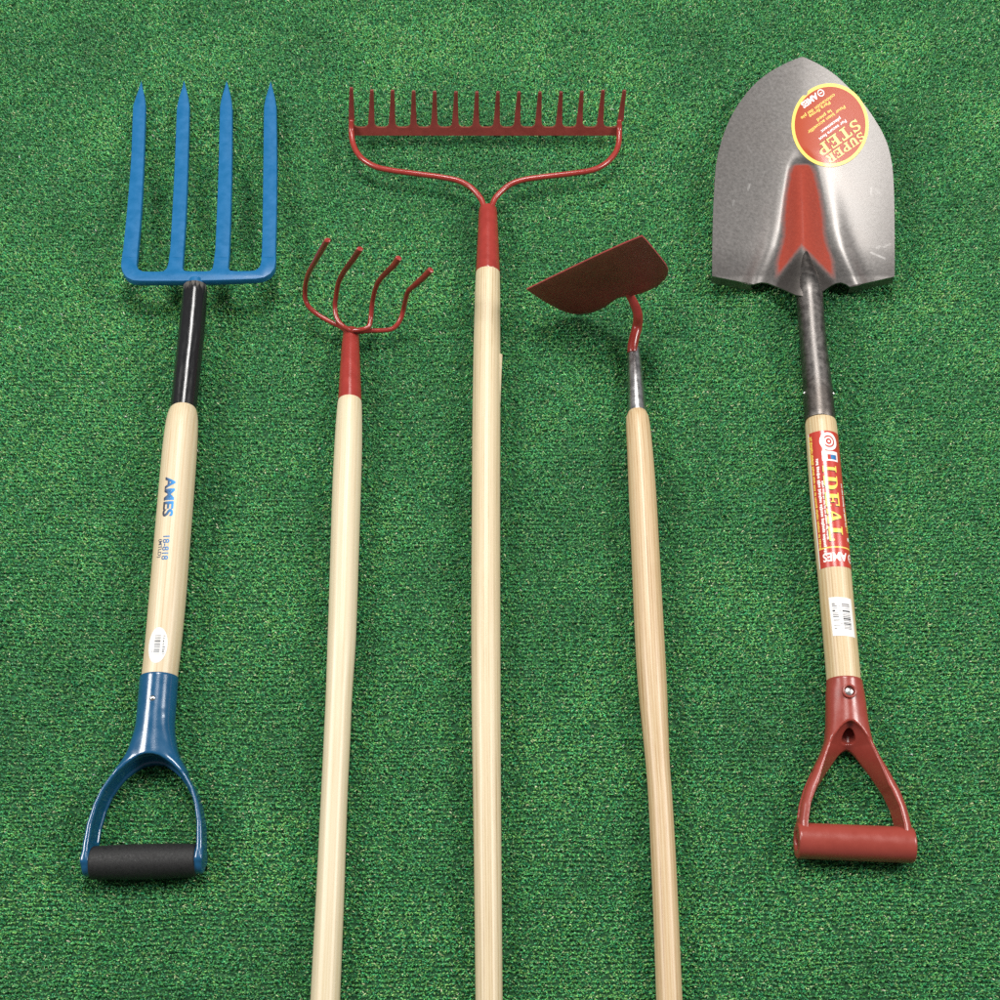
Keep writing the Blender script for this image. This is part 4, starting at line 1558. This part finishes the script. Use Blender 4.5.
        # hollow running up inside the socket
        cav = np.sqrt(a_ ** 2 + (c_ - 0.5) ** 2 + np.minimum(0, b_ - (bfront - 30)) ** 2 + np.maximum(0, b_ - (brear - 7)) ** 2) - 7.0
        dd = smax(dd, -cav, 1.0)
        # shallow channel along the outer side of each arm
        cha = np.maximum(np.abs(c_) - 6.0, -(do + 2.4)) 
        cha = np.maximum(cha, np.maximum((bs[3] + 2) - b_, b_ - (bg - 22)))
        dd = smax(dd, -cha, 1.5)
        return dd
    V, F = surface_nets(f, (-70, -4, -20), (70, bg + 8, 22), 1.1)
    build('handle_yoke', fr.world(V), F, RED_PLASTIC, root)
    # hollow cross grip
    RG = 17.4
    wg = ws[-1] + 0.6

    def fg(a_, b_, c_):
        rr = np.sqrt(b_ ** 2 + c_ ** 2)
        d_ = smax(rr - RG, np.abs(a_) - wg, 2.2)
        hole = np.maximum(rr - 9.5, (wg - 16) - np.abs(a_))
        return smax(d_, -hole, 1.2)
    V, F = surface_nets(fg, (-wg - 3, -21, -21), (wg + 3, 21, 21), 1.2)
    V[:, 1] += bg
    build('grip', fr.world(V), F, RED_PLASTIC, root)
    # screw in its moulded ring
    a_, b_ = fr.loc(849.2, 691.3, rs)
    zz = math.sqrt(max(rs ** 2 - a_ ** 2, 1))
    def fs_(x, y, z):
        rr = np.sqrt(x ** 2 + y ** 2)
        return smax(np.abs(rr - 6.3) - 1.1, np.abs(z) - 2.6, 1.0)
    V, F = surface_nets(fs_, (-9, -9, -4), (9, 9, 4), 0.5)
    tl = math.asin(np.clip(a_ / rs, -1, 1))
    V2 = np.stack([a_ + V[:, 0] * math.cos(tl) + (V[:, 2] + 0.0) * math.sin(tl), b_ + V[:, 1], zz - V[:, 0] * math.sin(tl) + V[:, 2] * math.cos(tl)], -1)
    build('screw_ring', fr.world(V2), F, RED_PLASTIC, root)
    scr = []
    for q, rr in ((-3.0, 4.6), (0.2, 4.6), (0.9, 3.6), (1.2, 1.8)):
        scr.append((*(fr.world(np.array([a_, b_, zz + q - 0.2]))), rr))
    Tube(scr, 2, ref=(0, 1, 0), nseg=24, linear=True).build('screw', SCREW_STEEL, root, 0.2, 0.4)


make_fork()
make_cultivator()
make_rake()
make_hoe()
make_shovel()

# ------------------------------------------------------------------ studio light
world = bpy.data.worlds.new('World')
scene.world = world
world.use_nodes = True
bgn = world.node_tree.nodes['Background']
bgn.inputs['Color'].default_value = (0.95, 0.97, 1.0, 1)
bgn.inputs['Strength'].default_value = 0.17


def softbox(name, loc, target, sx, sy, power, colr=(1, 1, 1)):
    ld = bpy.data.lights.new(name, 'AREA')
    ld.shape = 'RECTANGLE'
    ld.size, ld.size_y = sx, sy
    ld.energy = power
    ld.color = colr
    o = bpy.data.objects.new(name, ld)
    col.objects.link(o)
    o.location = loc
    o.rotation_euler = (Vector(target) - Vector(loc)).to_track_quat('-Z', 'Y').to_euler()
    return o


softbox('overhead_softbox', (0.0, 1.35, 2.9), (0, 0.0, 0), 0.85, 1.0, 86, (1.0, 0.98, 0.95))
softbox('left_softbox', (-2.05, 0.25, 2.0), (0, 0.0, 0), 0.8, 0.8, 60, (1.0, 0.98, 0.95))
softbox('right_softbox', (2.05, 0.25, 2.0), (0, 0.0, 0), 0.8, 0.8, 60, (1.0, 0.98, 0.95))

vs = scene.view_settings
vs.view_transform = 'Standard'
vs.look = 'None'
vs.exposure = 0.0
vs.gamma = 1.0
vs.use_curve_mapping = False
scene.render.film_transparent = False
scene.cycles.max_bounces = 6
scene.cycles.use_denoising = False
